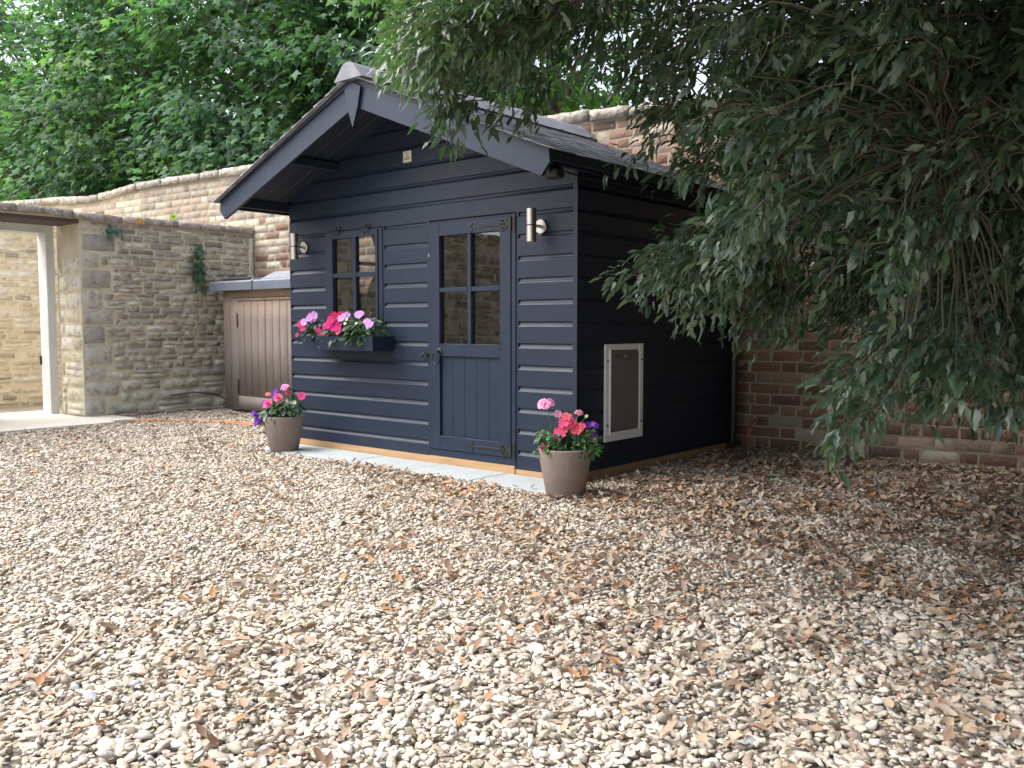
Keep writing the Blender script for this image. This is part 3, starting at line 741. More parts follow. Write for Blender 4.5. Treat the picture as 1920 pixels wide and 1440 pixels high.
for i, (dx, dz, r0, c) in enumerate(((.03, .185, .036, LIL), (.06, .19, .030, LIL), (.13, .135, .034, LIL), (.16, .115, .036, LIL), (.145, .10, .03, LIL))):
    flower(p3, (dx, -.09, dz), r0, c, 'five', tuple(np.array(c)*.7), (.3, -.8, .4), i+41, (0, 0, .02))
for i, (dx, dz) in enumerate(((-.08, .15), (.03, .12), (-.10, .12))):
    flower(p3, (dx, -.11, dz), .014, (.75, .78, .45), 'five', None, (.3, -.8, .4), i+51, (0, 0, .02))

def pot(loc, lab, tall=.285, rt=.163, rb=.112):
    t = tag(empty('flower_pot', loc), lab, 'flower pot', 'clay pots of flowers beside the shed')
    b = MB(); b.lathe([(rb-.004, 0), (rb, .004), (rt-.004, tall-.03), (rt, tall-.004), (rt-.003, tall), (rt-.010, tall), (rt-.014, tall-.035), (rt-.018, tall-.04)], (0, 0, 0), 64); b.build('pot_body', M_pot, t, True)
    b = MB(); b.lathe([(rt-.03, tall-.045), (rt-.014, tall-.035), (.02, tall-.025)], (0, 0, 0), 32); b.build('soil', M_earth, t, True)
    return t
# right pot
PR = np.array((.195, -.375, -.010)); PLp = np.array((-2.685, -.31, -.004))
def off(dx, dz, d=0.0):   # screen-right / up offsets turned to the wall-light axes of the viewer's side
    return np.array((dx*FY + d*-FX, -dx*FX + -d*FY, dz))
pot(PR, 'taupe clay pot at the right front corner of the shed')
def mkplant(base, dx, lab, name='bedding_plant', z=.275, d=.03):
    return plant(name, tuple(base+off(dx, z, d)), lab, 'plant')
q = mkplant(PR, -.07, 'curly-leaved geranium with a pale pink ruffled head in the right-hand pot', 'geranium')
CURL = [blade((.12, .32, .6, .85), (.3, .45, .4, .22), .5, .35, .2, s, .2) for s in (21, 22, 23)]
leaves_obj('foliage', q, np.array((0, 0, 0.)), 150, (.10, .10), .17, GREEN, (.022, .042), .5, 11, CURL, low=-.02)
flower(q, off(-.045, .265, .02), .062, (.88, .50, .72), 'cluster', (.80, .08, .35), (.5, -.8, .35), 61, (0, 0, .02))
flower(q, off(.02, .215, .02), .026, (.88, .50, .72), 'five', (.8, .2, .45), (.5, -.8, .25), 62, (0, 0, .05))
flower(q, off(-.060, .025, .06), .024, HOT, 'five', (.6, .05, .1), (.2, -.9, .1), 63, (0, 0, .0))
q = mkplant(PR, .02, 'impatiens with coral pink flat blooms in the middle of the right-hand pot', 'impatiens')
leaves_obj('foliage', q, np.array((0, 0, 0.)), 75, (.09, .09), .16, DKG+GREEN, (.045, .07), .5, 12, low=-.03)
for i, (dx, dz, r0, c) in enumerate(((-.035, .175, .040, HOT), (-.012, .185, .036, HOT), (.012, .170, .03, HOT), (-.02, .205, .03, CORAL), (.035, .135, .042, CORAL), (.06, .145, .032, CORAL), (-.055, .11, .040, HOT), (-.035, .135, .034, HOT))):
    flower(q, off(dx, dz, .07), r0, c, 'five', tuple(np.array(c)*.7), (.35+.15*(i % 3), -.8, .35), 70+i, (0, 0, .03))
flower(q, off(.055, .215, .0), .034, (.75, .35, .45), 'cluster', (.6, .2, .3), (.4, -.7, .5), 79, (0, 0, .02))
flower(q, off(.10, .20, .0), .012, (.75, .8, .35), 'five', None, (.4, -.7, .5), 80, (0, 0, .02))
q = mkplant(PR, .11, 'petunia with small violet blooms trailing over the right edge of the right-hand pot', 'petunia')
leaves_obj('foliage', q, np.array((0, 0, 0.)), 85, (.09, .09), .14, GREEN, (.03, .055), .3, 13, low=-.03)
for i, (dx, dz) in enumerate(((.02, .15), (.045, .155), (.065, .145), (.055, .085), (.07, .07), (.06, .055))):
    flower(q, off(dx, dz, .02), .022, PURP if i < 3 else (.2, .02, .26), 'five', (.35, .15, .5) if i == 1 else None, (.5, -.6, .4), 90+i, (0, 0, .03))
# left pot
pot(PLp, 'taupe clay pot at the left front corner of the shed, before the wooden cupboard', .275, .168, .112)
q = mkplant(PLp, -.03, 'dahlia with two round pink pompons in the left-hand pot', 'dahlia')
leaves_obj('foliage', q, np.array((0, 0, 0.)), 120, (.11, .10), .15, DKG+GREEN, (.04, .068), .5, 14, low=-.02)
flower(q, off(-.06, .105, .09), .043, (.86, .22, .45), 'pompon', None, (.4, -.85, .35), 101, (0, 0, .03))
flower(q, off(.02, .15, .08), .042, (.86, .24, .42), 'pompon', None, (.5, -.8, .35), 102, (0, 0, .03))
q = mkplant(PLp, .06, 'geranium with pink heads at the top of the left-hand pot', 'geranium')
leaves_obj('foliage', q, np.array((0, 0, 0.)), 120, (.10, .10), .22, DKG+GREEN, (.035, .06), .4, 15, low=-.02)
flower(q, off(-.02, .225, .04), .048, (.88, .48, .75), 'cluster', (.65, .08, .4), (.4, -.8, .4), 103, (0, 0, .03))
flower(q, off(.0, .185, .05), .03, (.7, .08, .25), 'cluster', None, (.4, -.8, .2), 104, (0, 0, .03))
flower(q, off(.105, .165, .05), .036, (.85, .1, .32), 'five', (.6, .05, .2), (.6, -.6, .3), 105, (0, 0, .03))
flower(q, off(.055, .115, .08), .018, (.85, .8, .75), 'five', (.4, .6, .1), (.6, -.6, .3), 106, (0, 0, .03))
q = mkplant(PLp, -.09, 'petunia with deep violet blooms trailing over the left edge of the left-hand pot', 'petunia')
leaves_obj('foliage', q, np.array((0, 0, 0.)), 80, (.10, .08), .12, [(.12, .2, .12), (.08, .15, .06)], (.03, .05), .6, 16, low=-.06)
for i, (dx, dz) in enumerate(((.05, .20), (.065, .185), (.03, .16), (.045, .15), (-.035, .115), (-.05, .10), (-.13, .03), (-.115, .015), (-.10, .0), (-.10, -.035), (-.085, -.045), (-.105, -.05), (-.06, -.02))):
    flower(q, off(dx, dz, .05), .026 if i < 9 else .03, PURP, 'five', None, (.2, -.8, .4), 110+i, (0, 0, .03))
flower(q, off(-.015, .17, .02), .03, (.8, .35, .3), 'cluster', None, (.2, -.8, .4), 130, (0, 0, .03))

# ============================================================ PAVING
for i in range(5):
    x1 = .045-.62*i - (0 if i == 0 else .0); x0 = max(x1-.612, -2.93)
    b = MB(); b.box((x0, -.385, -.035), (x1, -.013, -.006+.001*(i % 2)), .003)
    labs = ['blue-grey paving slab nearest the right-hand pot', 'blue-grey paving slab under the door hinge side', 'blue-grey paving slab left of the door, third from the right-hand pot', 'blue-grey paving slab below the window box, second from the left-hand pot', 'blue-grey paving slab beside the left-hand pot']
    tag(b.build('paving_slab', M_paver), labs[i], 'paving slab', 'slabs laid along the shed front')

# ============================================================ MASONRY
def stone_grid(nx, nz, bulge, edge):
    """unit stone face: outer ring sunk, inner bulging; u,z in 0..1, depth 0..1"""
    us = np.concatenate([[0], np.linspace(edge, 1-edge, nx), [1]]); zs = np.concatenate([[0], np.linspace(edge, 1-edge, nz), [1]])
    v = []
    for j, z in enumerate(zs):
        for i, u in enumerate(us):
            e = i in (0, len(us)-1) or j in (0, len(zs)-1)
            d = -.6 if e else (1-bulge*((2*u-1)**4+(2*z-1)**4))
            uu = u if not e else u; v.append((uu, z, d))
    w_ = len(us); f = [(j*w_+i, j*w_+i+1, (j+1)*w_+i+1, (j+1)*w_+i) for j in range(len(zs)-1) for i in range(w_-1)]
    return np.array(v), np.array(f)

def masonry(name, items, origin, U, Nn, colors, mat_, depth, grid, jitter, parent, seed):
    """items (N,4): u,z,w,h"""
    it = np.array(items); n = len(it); tv, tf = grid; m = len(tv); r = np.random.default_rng(seed)
    u = it[:, None, 0]+tv[None, :, 0]*it[:, None, 2]; z = it[:, None, 1]+tv[None, :, 1]*it[:, None, 3]
    dep = np.broadcast_to(depth, (n,)) if np.ndim(depth) else np.full(n, depth)
    d = tv[None, :, 2]*(dep*r.uniform(.6, 1.35, n))[:, None]
    inner = tv[None, :, 2] > 0
    d = d+inner*r.normal(0, jitter*.6, (n, m)); tilt = r.normal(0, jitter*.5, (n, 2)); d = d+inner*(tilt[:, :1]*(tv[None, :, 0]-.5)+tilt[:, 1:]*(tv[None, :, 1]-.5))
    u = u+inner*r.normal(0, jitter*.55, (n, m)); z = z+inner*r.normal(0, jitter*.38, (n, m))
    U = np.array(U, float); Nn = np.array(Nn, float); o = np.array(origin, float)
    V = o+u[..., None]*U+z[..., None]*np.array([0, 0, 1.])+d[..., None]*Nn
    F = (tf[None]+(np.arange(n)*m)[:, None, None]).reshape(-1, 4)
    ob = link(name, mesh_np(name, V.reshape(-1, 3), [F], np.repeat(colors, m, 0), smooth=seed != 35), mat_, parent)
    return ob

def rubble(u0, u1, z0, z1, hr, lr, seed, gap=.012, big=None):
    r = random.Random(seed); out = []; z = z0
    while z < z1-.02:
        h = r.uniform(*hr)
        if big and z < big[0]: h = r.uniform(*big[1])
        h = min(h, z1-z); u = u0+r.uniform(-.1, .0)
        while u < u1:
            L = r.uniform(*lr)*(1.0+.8*(h > .09)); a, b_ = max(u, u0), min(u+L, u1)
            if b_-a > .035:
                dz = r.uniform(-.005, .005)
                if h > .075 and r.random() < .18:
                    hh = h*r.uniform(.4, .6)
                    out += [(a+gap/2, z+gap/2, b_-a-gap, hh-gap*.8), (a+gap/2, z+hh+gap*.3, b_-a-gap, h-hh-gap*.8)]
                else: out.append((a+gap/2, z+gap/2+dz, b_-a-gap, h-gap-abs(dz)))
            u += L
        z += h
    return [i for i in out if i[2] > .02 and i[3] > .012]
def pick(pal, p, n, seed, var=.15):
    r = np.random.default_rng(seed); p = np.array(p)/sum(p)
    return np.array(pal)[r.choice(len(pal), n, p=p)]*r.uniform(1-var, 1+var, (n, 1))

G_R = stone_grid(4, 3, .28, .10); G_B = stone_grid(3, 2, .12, .05)
# --- stone wall with gateway: yard face X=-6.2
XW = -6.2
stw = tag(empty('stone_wall', (XW-.3, .7, 0)), 'weathered grey rubble garden wall with a gateway, running left of the wooden cupboard', 'wall')
def wp(o, p): o.parent = p; o.matrix_parent_inverse = Matrix.Translation(-Vector((XW-.3, .7, 0))) if p != stw else Matrix.Translation(-Vector(stw.location)); return o
b = MB(); b.box((XW-.55, -.32, -.05), (XW, 1.80, 2.10)); b.box((XW-.55, -9.5, -.05), (XW, -1.45, 2.33)); wp(b.build('wall_core', M_mortar), stw)
b = MB(); b.box((XW-.5, -1.45, 2.06), (XW-.004, -.32, 2.10)); wp(b.build('lintel', M_dark_wood), stw)
b = MB(); b.box((XW-.54, -1.45, 2.10), (XW-.006, -.32, 2.12)); wp(b.build('lintel', M_mortar), stw)
pal = [(.37, .345, .285), (.31, .285, .24), (.45, .415, .34), (.53, .50, .41), (.25, .23, .20), (.40, .34, .26)]
it = rubble(.10, 2.09, .02, 2.085, (.050, .088), (.11, .30), 5, .012, (.55, (.08, .15)))
zz = np.array(it)[:, 1]; cl = pick(pal, (3, 3, 2.2, 1, 1.6, 1), len(it), 6, .2); low = np.clip((.75-zz)/.6, 0, 1)[:, None]
cl = cl*(1-low)+np.array([(.50, .48, .38)])*low*np.random.default_rng(2).uniform(.75, 1.1, (len(it), 1))
# dressed quoins at the gateway
r = random.Random(9); z = .03; qi = []; k = 0
while z < 1.98:
    h = r.uniform(.16, .24); h = min(h, 2.02-z); L = (.34 if k % 2 else .22)+r.uniform(-.03, .05)
    qi.append((.005, z+.006, L, h-.012)); z += h; k += 1
it2, keep = [], []
for i, a in enumerate(it):
    lm = max([q_[0]+q_[2]+.012 for q_ in qi if a[1] < q_[1]+q_[3] and a[1]+a[3] > q_[1]]+[0])
    a0 = max(a[0], lm)
    if a[0]+a[2]-a0 > .04: it2.append((a0, a[1], a[0]+a[2]-a0, a[3])); keep.append(i)
cl2 = cl[keep]*np.array([1.10, 1.13, 1.18])
# fill up next to short quoins
wp(masonry('rubble_stone', it2, (XW, -.32, 0), (0, 1, 0), (1, 0, 0), cl2, M_stone, .016, G_R, .010, stw, 3), stw)
qc = pick([(.38, .36, .315), (.31, .29, .265), (.44, .42, .36)], (2, 1.5, 1), len(qi), 4, .12)
qz = np.array(qi)[:, 1]; lw = np.clip((.95-qz)/.5, 0, 1)[:, None]; qc = qc*(1-lw)+np.array([(.46, .44, .38)])*lw
wp(masonry('quoin_stone', qi, (XW, -.32, 0), (0, 1, 0), (1, 0, 0), qc, M_stone, .012, G_R, .004, stw, 8), stw)
# reveal of the gateway (faces -Y)
ri = rubble(.0, .52, .02, 1.72, (.10, .21), (.16, .30), 12, .016); rc = pick([(.62, .58, .48), (.55, .49, .37), (.66, .63, .55)], (1, 1, 1), len(ri), 3, .1)
wp(masonry('reveal_stone', ri, (XW, -.32, 0), (-1, 0, 0), (0, -1, 0), rc, M_stone, .010, G_R, .006, stw, 9), stw)
# wall beyond the gateway, on the yard's open side
it = rubble(0, 8.04, .02, 2.30, (.07, .13), (.14, .40), 15, .018); cl = pick(pal, (3, 2, 3, 2, 1, 2), len(it), 16, .2)
wp(masonry('rubble_stone', it, (XW, -9.5, 0), (0, 1, 0), (1, 0, 0), cl, M_stone, .022, G_R, .012, stw, 13), stw)
def coping(path, hw, th, seglen, parent, seed, P2, prj=.05):
    """path: list of (u,z); P2(u,d,z)->xyz; blocks laid end to end"""
    r = random.Random(seed); V, F, C = [], [], []; us = [p[0] for p in path]; zs_ = [p[1] for p in path]
    u = us[0]
    while u < us[-1]-.05:
        L = min(r.uniform(*seglen), us[-1]-u); n = 6; dz0 = r.uniform(-.006, .006); cc = np.array(r.choice([(.40, .37, .32), (.34, .315, .275), (.45, .42, .36), (.30, .27, .245)]))*r.uniform(.85, 1.1)
        i0 = len(V)
        for a in range(n+1):
            uu = u+L*a/n; e = .012 if a in (0, n) else 0
            if a == 0: uu += .004
            if a == n: uu -= .004
            zt = np.interp(uu, us, zs_)+dz0
            ring = [(-hw-prj+e, -th), (-hw-prj+e, -th*.25), (-hw*.75, -.012-e), (-hw*.3, .004-e), (hw*.3, .004-e), (hw*.75, -.012-e), (hw+prj-e, -th*.25), (hw+prj-e, -th)]
            for d, z in ring: V.append(P2(uu, d+r.uniform(-.006, .006), zt+z+r.uniform(-.006, .006))); C.append(cc)
        m = 8
        for a in range(n):
            for k in range(m): F.append((i0+a*m+k, i0+a*m+(k+1) % m, i0+(a+1)*m+(k+1) % m, i0+(a+1)*m+k))
        F2 = [tuple(i0+k for k in range(m))[::-1], tuple(i0+n*m+k for k in range(m))]
        for f in F2: F.append((f[0], f[1], f[6], f[7])); F.append((f[1], f[2], f[5], f[6])); F.append((f[2], f[3], f[4], f[5]))
        u += L
    return link('coping', mesh_np('coping', np.array(V), [np.array(F)], np.array(C), smooth=False), M_cope, parent)
wp(coping([(-1.47, 2.225), (-1.0, 2.22), (-.3, 2.195), (.6, 2.195), (1.8, 2.20)], .275, .095, (.45, .8), stw, 4, lambda u, d, z: (XW-.275+d, u, z)), stw)
wp(coping([(-9.5, 2.45), (-1.47, 2.45)], .275, .11, (.5, .9), stw, 5, lambda u, d, z: (XW-.275+d, u, z)), stw)
# frame standing in the gateway
gf = tag(empty('gate_frame', (-6.8, -1.8, 0)), 'white painted timber frame standing inside the stone gateway', 'door frame')
def gp(b, name, m, par=None):
    o = b.build(name, m); o.parent = par or gf; o.matrix_parent_inverse = Matrix.Translation(-Vector(gf.location)); return o
b = MB(); b.box((-7.0, -.42, .02), (-6.79, -.333, 2.075), .004); gp(b, 'jamb', M_white)
b = MB(); b.box((-7.0, -1.449, .02), (-6.79, -1.35, 2.075), .004); gp(b, 'jamb', M_white)
b = MB(); b.box((-7.0, -1.35, 1.985), (-6.788, -.42, 2.075), .004); gp(b, 'head', M_white)
b = MB(); b.box((-7.01, -.435, .56), (-6.985, -.4195, .66), .003); gp(b, 'strike_plate', M_black)
b = MB(); b.box((-7.3, -3.28, -.01), (-5.50, -.335, .028), .006); b.box((-6.19, -.333, -.01), (-5.66, -.02, .026), .006)
tag(b.build('threshold', M_slab), kind='structure')
# ledge stones at the foot of the wall
b = MB(); r = random.Random(2); y = 0.02
while y < 1.3:
    L = r.uniform(.1, .22); b.box((-6.185, y, 0), (-6.185+r.uniform(.08, .14), y+L-.015, r.uniform(.035, .06)), .012); y += L
wp(b.build('foot_stone', mat('foot_brick', (.22, .17, .13), .95, n1=(20, .5, (.3, .27, .22)), bump=(40, .5, .01))), stw)
b = MB()
for cy, cz, s_ in ((.30, 2.13, .038), (.355, 2.12, .024)):
    b.lathe([(s_*.3, 0), (s_, .002), (s_*.9, .005), (s_*.4, .007)], (0, 0, 0), 9, Matrix.Translation((XW+.052, cy, cz))@Matrix.Rotation(R(90), 4, 'Y'))
wp(b.build('lichen_patch', M_lichen), stw)

# --- warm wall beyond the gateway
yw = tag(empty('far_stone_wall', (-8.75, -1.2, 0)), 'sunlit honey-coloured rubble wall seen through the gateway', 'wall')
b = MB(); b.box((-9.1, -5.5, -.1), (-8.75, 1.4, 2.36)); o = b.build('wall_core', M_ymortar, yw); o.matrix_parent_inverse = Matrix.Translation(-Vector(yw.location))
it = rubble(0, 6.9, -.02, 2.34, (.05, .10), (.09, .26), 25, .018); r = random.Random(4); it = [a for a in it if r.random() < .94]
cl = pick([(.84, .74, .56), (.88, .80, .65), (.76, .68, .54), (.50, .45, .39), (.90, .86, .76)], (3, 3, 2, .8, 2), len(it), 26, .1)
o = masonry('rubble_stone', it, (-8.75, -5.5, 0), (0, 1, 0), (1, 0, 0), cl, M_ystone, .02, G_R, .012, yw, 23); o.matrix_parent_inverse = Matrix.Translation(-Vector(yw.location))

# --- brick wall behind everything
dB = np.array([1, .077, 0]); dB /= np.linalg.norm(dB); nB = np.array([dB[1], -dB[0], 0]); B0 = np.array([-6.2, 1.77, 0])
bw = tag(empty('brick_wall', tuple(B0+dB*2+np.array([0, .15, 0]))), 'tall old red brick garden wall with lichened stone coping behind the shed', 'wall')
def bp(o): o.parent = bw; o.matrix_parent_inverse = Matrix.Translation(-Vector(bw.location)); return o
prof = [(-9, 3.05), (-6.4, 3.02), (-5.5, 2.985), (-4.7, 2.95), (-3.7, 2.885), (-3.2, 2.90), (-2.55, 2.955), (-1.9, 2.965), (0, 2.965), (4.8, 2.955), (6.5, 2.90), (13, 2.88)]
pu = [p[0] for p in prof]; pz = [p[1] for p in prof]
top = lambda u: np.interp(u, pu, pz)-.115
def Bp(u, d, z): return tuple(B0+dB*u+nB*d+np.array([0, 0, z]))
b = MB(); b.poly([Bp(-9, 0, -.1)]+[Bp(u, 0, top(u)) for u in pu]+[Bp(13, 0, -.1)], -nB*.32); bp(b.build('wall_core', M_bmortar))
CH = .088; items = []; r = random.Random(31); k = 0; z = .0
while z < 3.05:
    u = -9+(.0 if k % 2 else -.085); j = k % 2
    while u < 13:
        L = .255 if j % 2 == 0 else .125; j += 1
        if min(top(u), top(u+L)) > z+CH-.03: items.append((u+.005, z+.005, L-.011+r.uniform(-.002, .002), CH-.012))
        u += L
    z += CH; k += 1
ia = np.array(items); pm = np.stack([ia[:, 0], ia[:, 1]*1.6], 1)
wth = np.clip(.30*(ia[:, 0] < 1)+.28*(ia[:, 0] < -.2)+(ia[:, 1]-1.75)*.75+.45*vnoise(pm, .5, 8)-.10*(ia[:, 0]), 0, 1); wth = np.where(ia[:, 0] > 3, wth*.35+.12, wth)
red = pick([(.28, .165, .125), (.34, .22, .17), (.23, .14, .11), (.38, .285, .225), (.18, .125, .10)], (3, 3, 2, 1.5, 1), len(ia), 33, .12)
gry = pick([(.40, .35, .285), (.30, .265, .225), (.50, .45, .36), (.42, .32, .25)], (3, 2, 2, 2), len(ia), 34, .15)
mx = (np.random.default_rng(5).random(len(ia)) < wth)[:, None]
bp(masonry('brickwork', items, tuple(B0), dB, nB, np.where(mx, gry*.95, red*.74), M_brick, .003, G_B, .0022, bw, 35))
bp(coping([p for p in prof], .16, .115, (.35, .6), bw, 36, lambda u, d, z: Bp(u, -.16+d, z), .045))
# render strip in the corner
b = MB(); b.box((-6.203, 1.70, .0), (-6.165, 1.76, 2.05), .01); wp(b.build('corner_render', M_mortar), stw)

# ============================================================ CUPBOARD
cb = tag(empty('wooden_cupboard', (-5.2, 1.45, 0)), 'weathered grey-brown boarded store cupboard with a sheet lead roof left of the shed', 'cupboard')
def cp(o, par=None):
    o.parent = par or cb
    if par is None: o.matrix_parent_inverse = Matrix.Translation(-Vector(cb.location))
    return o
def wood_boards(name, specs, par=None, seed=0):
    r = random.Random(seed); V, F, C = [], [], []
    for (x0, y0, z0, x1, y1, z1) in specs:
        i = len(V); bv = .006
        k = r.uniform(.75, 1.2); c0 = np.array((.20, .17, .155))*k; top_c = np.array((.27, .18, .11))*k
        zs_ = [z0, z0+(z1-z0)*.55, z0+(z1-z0)*.8, z1] if z1-z0 > .4 else [z0, z1]
        for z in zs_:
            for (x, y) in ((x0+bv, y0), (x1-bv, y0), (x1, y0+bv), (x1, y1), (x0, y1), (x0, y0+bv)):
                V.append((x, y, z)); tt = np.clip((z-.95)/.4, 0, 1); C.append(c0*(1-tt)+top_c*tt)
        m = 6
        for a in range(len(zs_)-1):
            for q_ in range(m): F.append((i+a*m+q_, i+a*m+(q_+1) % m, i+(a+1)*m+(q_+1) % m, i+(a+1)*m+q_))
        t_ = i+(len(zs_)-1)*m
        F += [(t_, t_+1, t_+2, t_+3), (t_, t_+3, t_+4, t_+5), (i+3, i+2, i+1, i), (i+5, i+4, i+3, i)]
    return cp(link(name, mesh_np(name, np.array(V), [np.array(F)], np.array(C)), M_wood), par)
Yc = 1.15; cx0 = -5.885; cx1 = -4.30
wood_boards('body', [(cx0, Yc, .03, cx0+.135, Yc+.62, 1.385), (cx0+.137, Yc+.004, .03, cx0+.29, Yc+.05, 1.30), (cx0+.137, Yc+.002, 1.302, cx1, Yc+.05, 1.385),
             (cx0+.292, Yc+.03, .03, cx1, Yc+.60, 1.30), (cx1-.1, Yc, .03, cx1, Yc+.62, 1.3)], seed=1)
b = MB(); b.box((cx0+.10, Yc+.03, -.01), (cx1, Yc+.5, .029)); cp(b.build('plinth', M_dark_wood))
d0 = cx0+.295
def cup_door(x0, x1, seed):
    n = 4; wd = (x1-x0)/n
    sp_ = [(x0+wd*i+.003, Yc-.004-(.001*(i % 2)), .20, x0+wd*(i+1)-.003, Yc+.025, 1.262) for i in range(n)]
    sp_ += [(x0, Yc-.010, .045, x1, Yc+.025, .196), (x0, Yc-.010, 1.266, x1, Yc+.025, 1.296)]
    return wood_boards('cupboard_door', sp_, None, seed)
dA = cup_door(d0, d0+.53, 5); dBo = cup_door(d0+.536, d0+1.066, 6)
for zc in (.30, 1.05):
    b = MB(); b.tube([(d0-.001, Yc-.008, zc-.08), (d0-.001, Yc-.008, zc+.08)], .008, 8); cp(b.build('door_hinge', M_black), dA)
# lead roof: sloping sheet with rolls and turned-down front edge
b = MB(); e0 = -6.03; e1 = -4.2; yf = Yc-.09; yb = 1.72
b.poly([(e0, yf, 1.385), (e0, yf, 1.475), (e0, yf+.02, 1.492), (e0, yb, 1.56), (e0, yb, 1.385)], (e1-e0, 0, 0))
b.tube([(-5.17, yf-.001, 1.395), (-5.17, yf-.003, 1.476), (-5.17, yf+.02, 1.495), (-5.17, yb, 1.565)], .016, 8)
b.poly([(-5.15, yf+.10, 1.503), (-5.05, yf+.22, 1.585), (-5.05, yb, 1.62), (-5.15, yb, 1.555)], (.95, 0, 0))
cp(b.build('lead_roof', M_lead, None, False))
b = MB(); b.box((-.29, -.075, 0), (.29, .075, .032), .004); o = b.build('black_tray', mat('tray_black', (.02, .022, .03), .35, n1=(20, .3, (.08, .09, .11)))); o.location = (-5.55, Yc+.06, 1.505); o.rotation_euler = (R(7), R(-1), R(4))
tag(o, 'thin black tray lying on the lead roof of the cupboard', 'tray')

# ============================================================ CLIMBERS AND SMALL WALL PLANTS
def clump(name, lab, cen, ext, n, L, pal, seed, N_=(1, 0, 0), droop=1.0, cat='plant'):
    t = tag(empty(name, cen), lab, cat); r = np.random.default_rng(seed)
    a = r.normal(0, .45, (n, 2)).clip(-1, 1); N_ = np.array(N_, float); U = np.cross([0, 0, 1], N_)
    P = U*(a[:, :1]*ext[0])+np.array([0, 0, 1])*(a[:, 1:]*ext[1])+N_*(r.uniform(.01, ext[2], n)[:, None])
    d = U*r.normal(0, .7, (n, 1))+np.array([0, 0, -droop])+N_*r.uniform(.2, .8, (n, 1)); up = N_+r.normal(0, .35, (n, 3))
    M = frame_m(d, up)*r.uniform(L[0], L[1], n)[:, None, None]; C = np.array(pal)[r.integers(0, len(pal), n)]*r.uniform(.7, 1.25, (n, 1))
    V, F, C = merge([instance(BR[k % 3][0], [BR[k % 3][1]], M[k::3], P[k::3], C[k::3]) for k in range(3)])
    link('foliage', mesh_np('foliage', V, F, C), M_pleaf, t)
    b = MB()
    for k in range(0, min(n, 40), 5): b.tube([(0, 0, ext[1]*.8), tuple(P[k]*.5), tuple(P[k])], .003, 4)
    b.build('stems', M_twig, t)
clump('ivy', 'small ivy strand hanging down the middle of the rubble wall', (XW+.02, 1.0, 1.66), (.085, .27, .07), 230, (.03, .055), [(.035, .085, .045), (.05, .12, .06), (.09, .15, .10)], 51, cat='ivy')
clump('wall_plant', 'tuft of blue-green leaves under the coping beside the gateway', (XW+.02, .0, 2.0), (.11, .08, .06), 60, (.03, .05), [(.12, .20, .17), (.06, .12, .09)], 52)
clump('wall_plant', 'single lime green seedling on the coping of the rubble wall', (XW-.05, .72, 2.215), (.05, .02, .05), 7, (.04, .07), [(.40, .60, .08)], 53, droop=-.3)
clump('wall_plant', 'brownish tuft at the top of the honey wall in the gateway', (-8.73, -2.15, 2.05), (.14, .10, .05), 70, (.03, .06), [(.30, .24, .12), (.16, .20, .08)], 54)
clump('wall_plant', 'lime green seedling on the honey wall beside the white frame', (-8.73, -.93, 1.28), (.05, .06, .03), 9, (.04, .07), [(.45, .65, .10)], 55)

# ============================================================ CABLES, STICKS
b = MB(); pts = [(-6.15, -.22, .034), (-5.8, -.08, .035), (-5.35, .18, .03), (-5.0, .42, .034), (-4.6, .50, .03), (-4.2, .62, .034), (-3.7, .70, .03), (-3.2, .9, .03)]
pts = [(p[0], p[1], p[2]-.012-.012*(i % 2)) for i, p in enumerate(pts)]; b.tube(pts, .006, 6); b.tube([(p[0]+.05*math.sin(i*1.7), p[1]-.09+.03*math.cos(i*2.1), p[2]) for i, p in enumerate(pts)], .006, 6)
tag(b.build('orange_cable', M_orange), 'looped orange extension cable lying on the gravel in front of the cupboard', 'cable')
b = MB(); b.tube([(-6.15, .62, .20), (-6.05, .85, .23), (-5.98, 1.08, .20), (-5.92, 1.25, .10), (-5.9, 1.35, .02)], .008, 6); tag(b.build('black_hose', M_rubber), 'thin black hose arching at the foot of the rubble wall', 'hose')
b = MB(); b.tube([(.20, 2.02, .02), (.16, 2.06, .10), (.17, 2.10, .18), (.21, 2.14, .24), (.24, 2.16, .25)], .010, 6); tag(b.build('red_cable', M_red), 'red cable loop rising beside the downpipe at the back corner', 'cable')
for i, (p0, p1, lab) in enumerate((((.40, -3.56, .040), (.34, -3.40, .052), 'short pale stick lying on the gravel, leftmost in the foreground'), ((.80, -3.58, .036), (.60, -3.38, .058), 'longer pale stick lying on the gravel, right of the shorter one'))):
    b = MB(); mid = tuple((p0[k]+p1[k])/2+(.006 if k == 2 else .004) for k in range(3)); b.tube([p0, mid, p1], [.005, .006, .003], 6); tag(b.build('stick', M_stick), lab, 'stick')
# a fresh green leaf sprig dropped on the gravel
t = tag(empty('fallen_sprig', (.95, .74, .03)), 'fresh green oak sprig dropped on the dead leaves right of the shed', 'sprig')
Mx = np.stack([euler_m(np.array([.3]), np.array([-.1]), np.array([a]))[0]*s_ for a, s_ in ((.4, .09), (2.6, .075), (3.4, .07), (-.6, .06))])
V, F, C = instance(OAK[0][0], [OAK[0][1]], Mx, np.array([(0, 0, .02), (.0, 0, .015), (-.02, .01, .015), (.01, 0, .02)]), np.array([(.14, .26, .14), (.05, .11, .05), (.05, .1, .05), (.06, .12, .06)]))
link('leaves', mesh_np('leaves', V, F, C), M_holm, t); b = MB(); b.tube([(-.06, .02, .012), (0, 0, .02), (.05, -.01, .02)], .0025, 5); b.build('twig', M_twig, t)

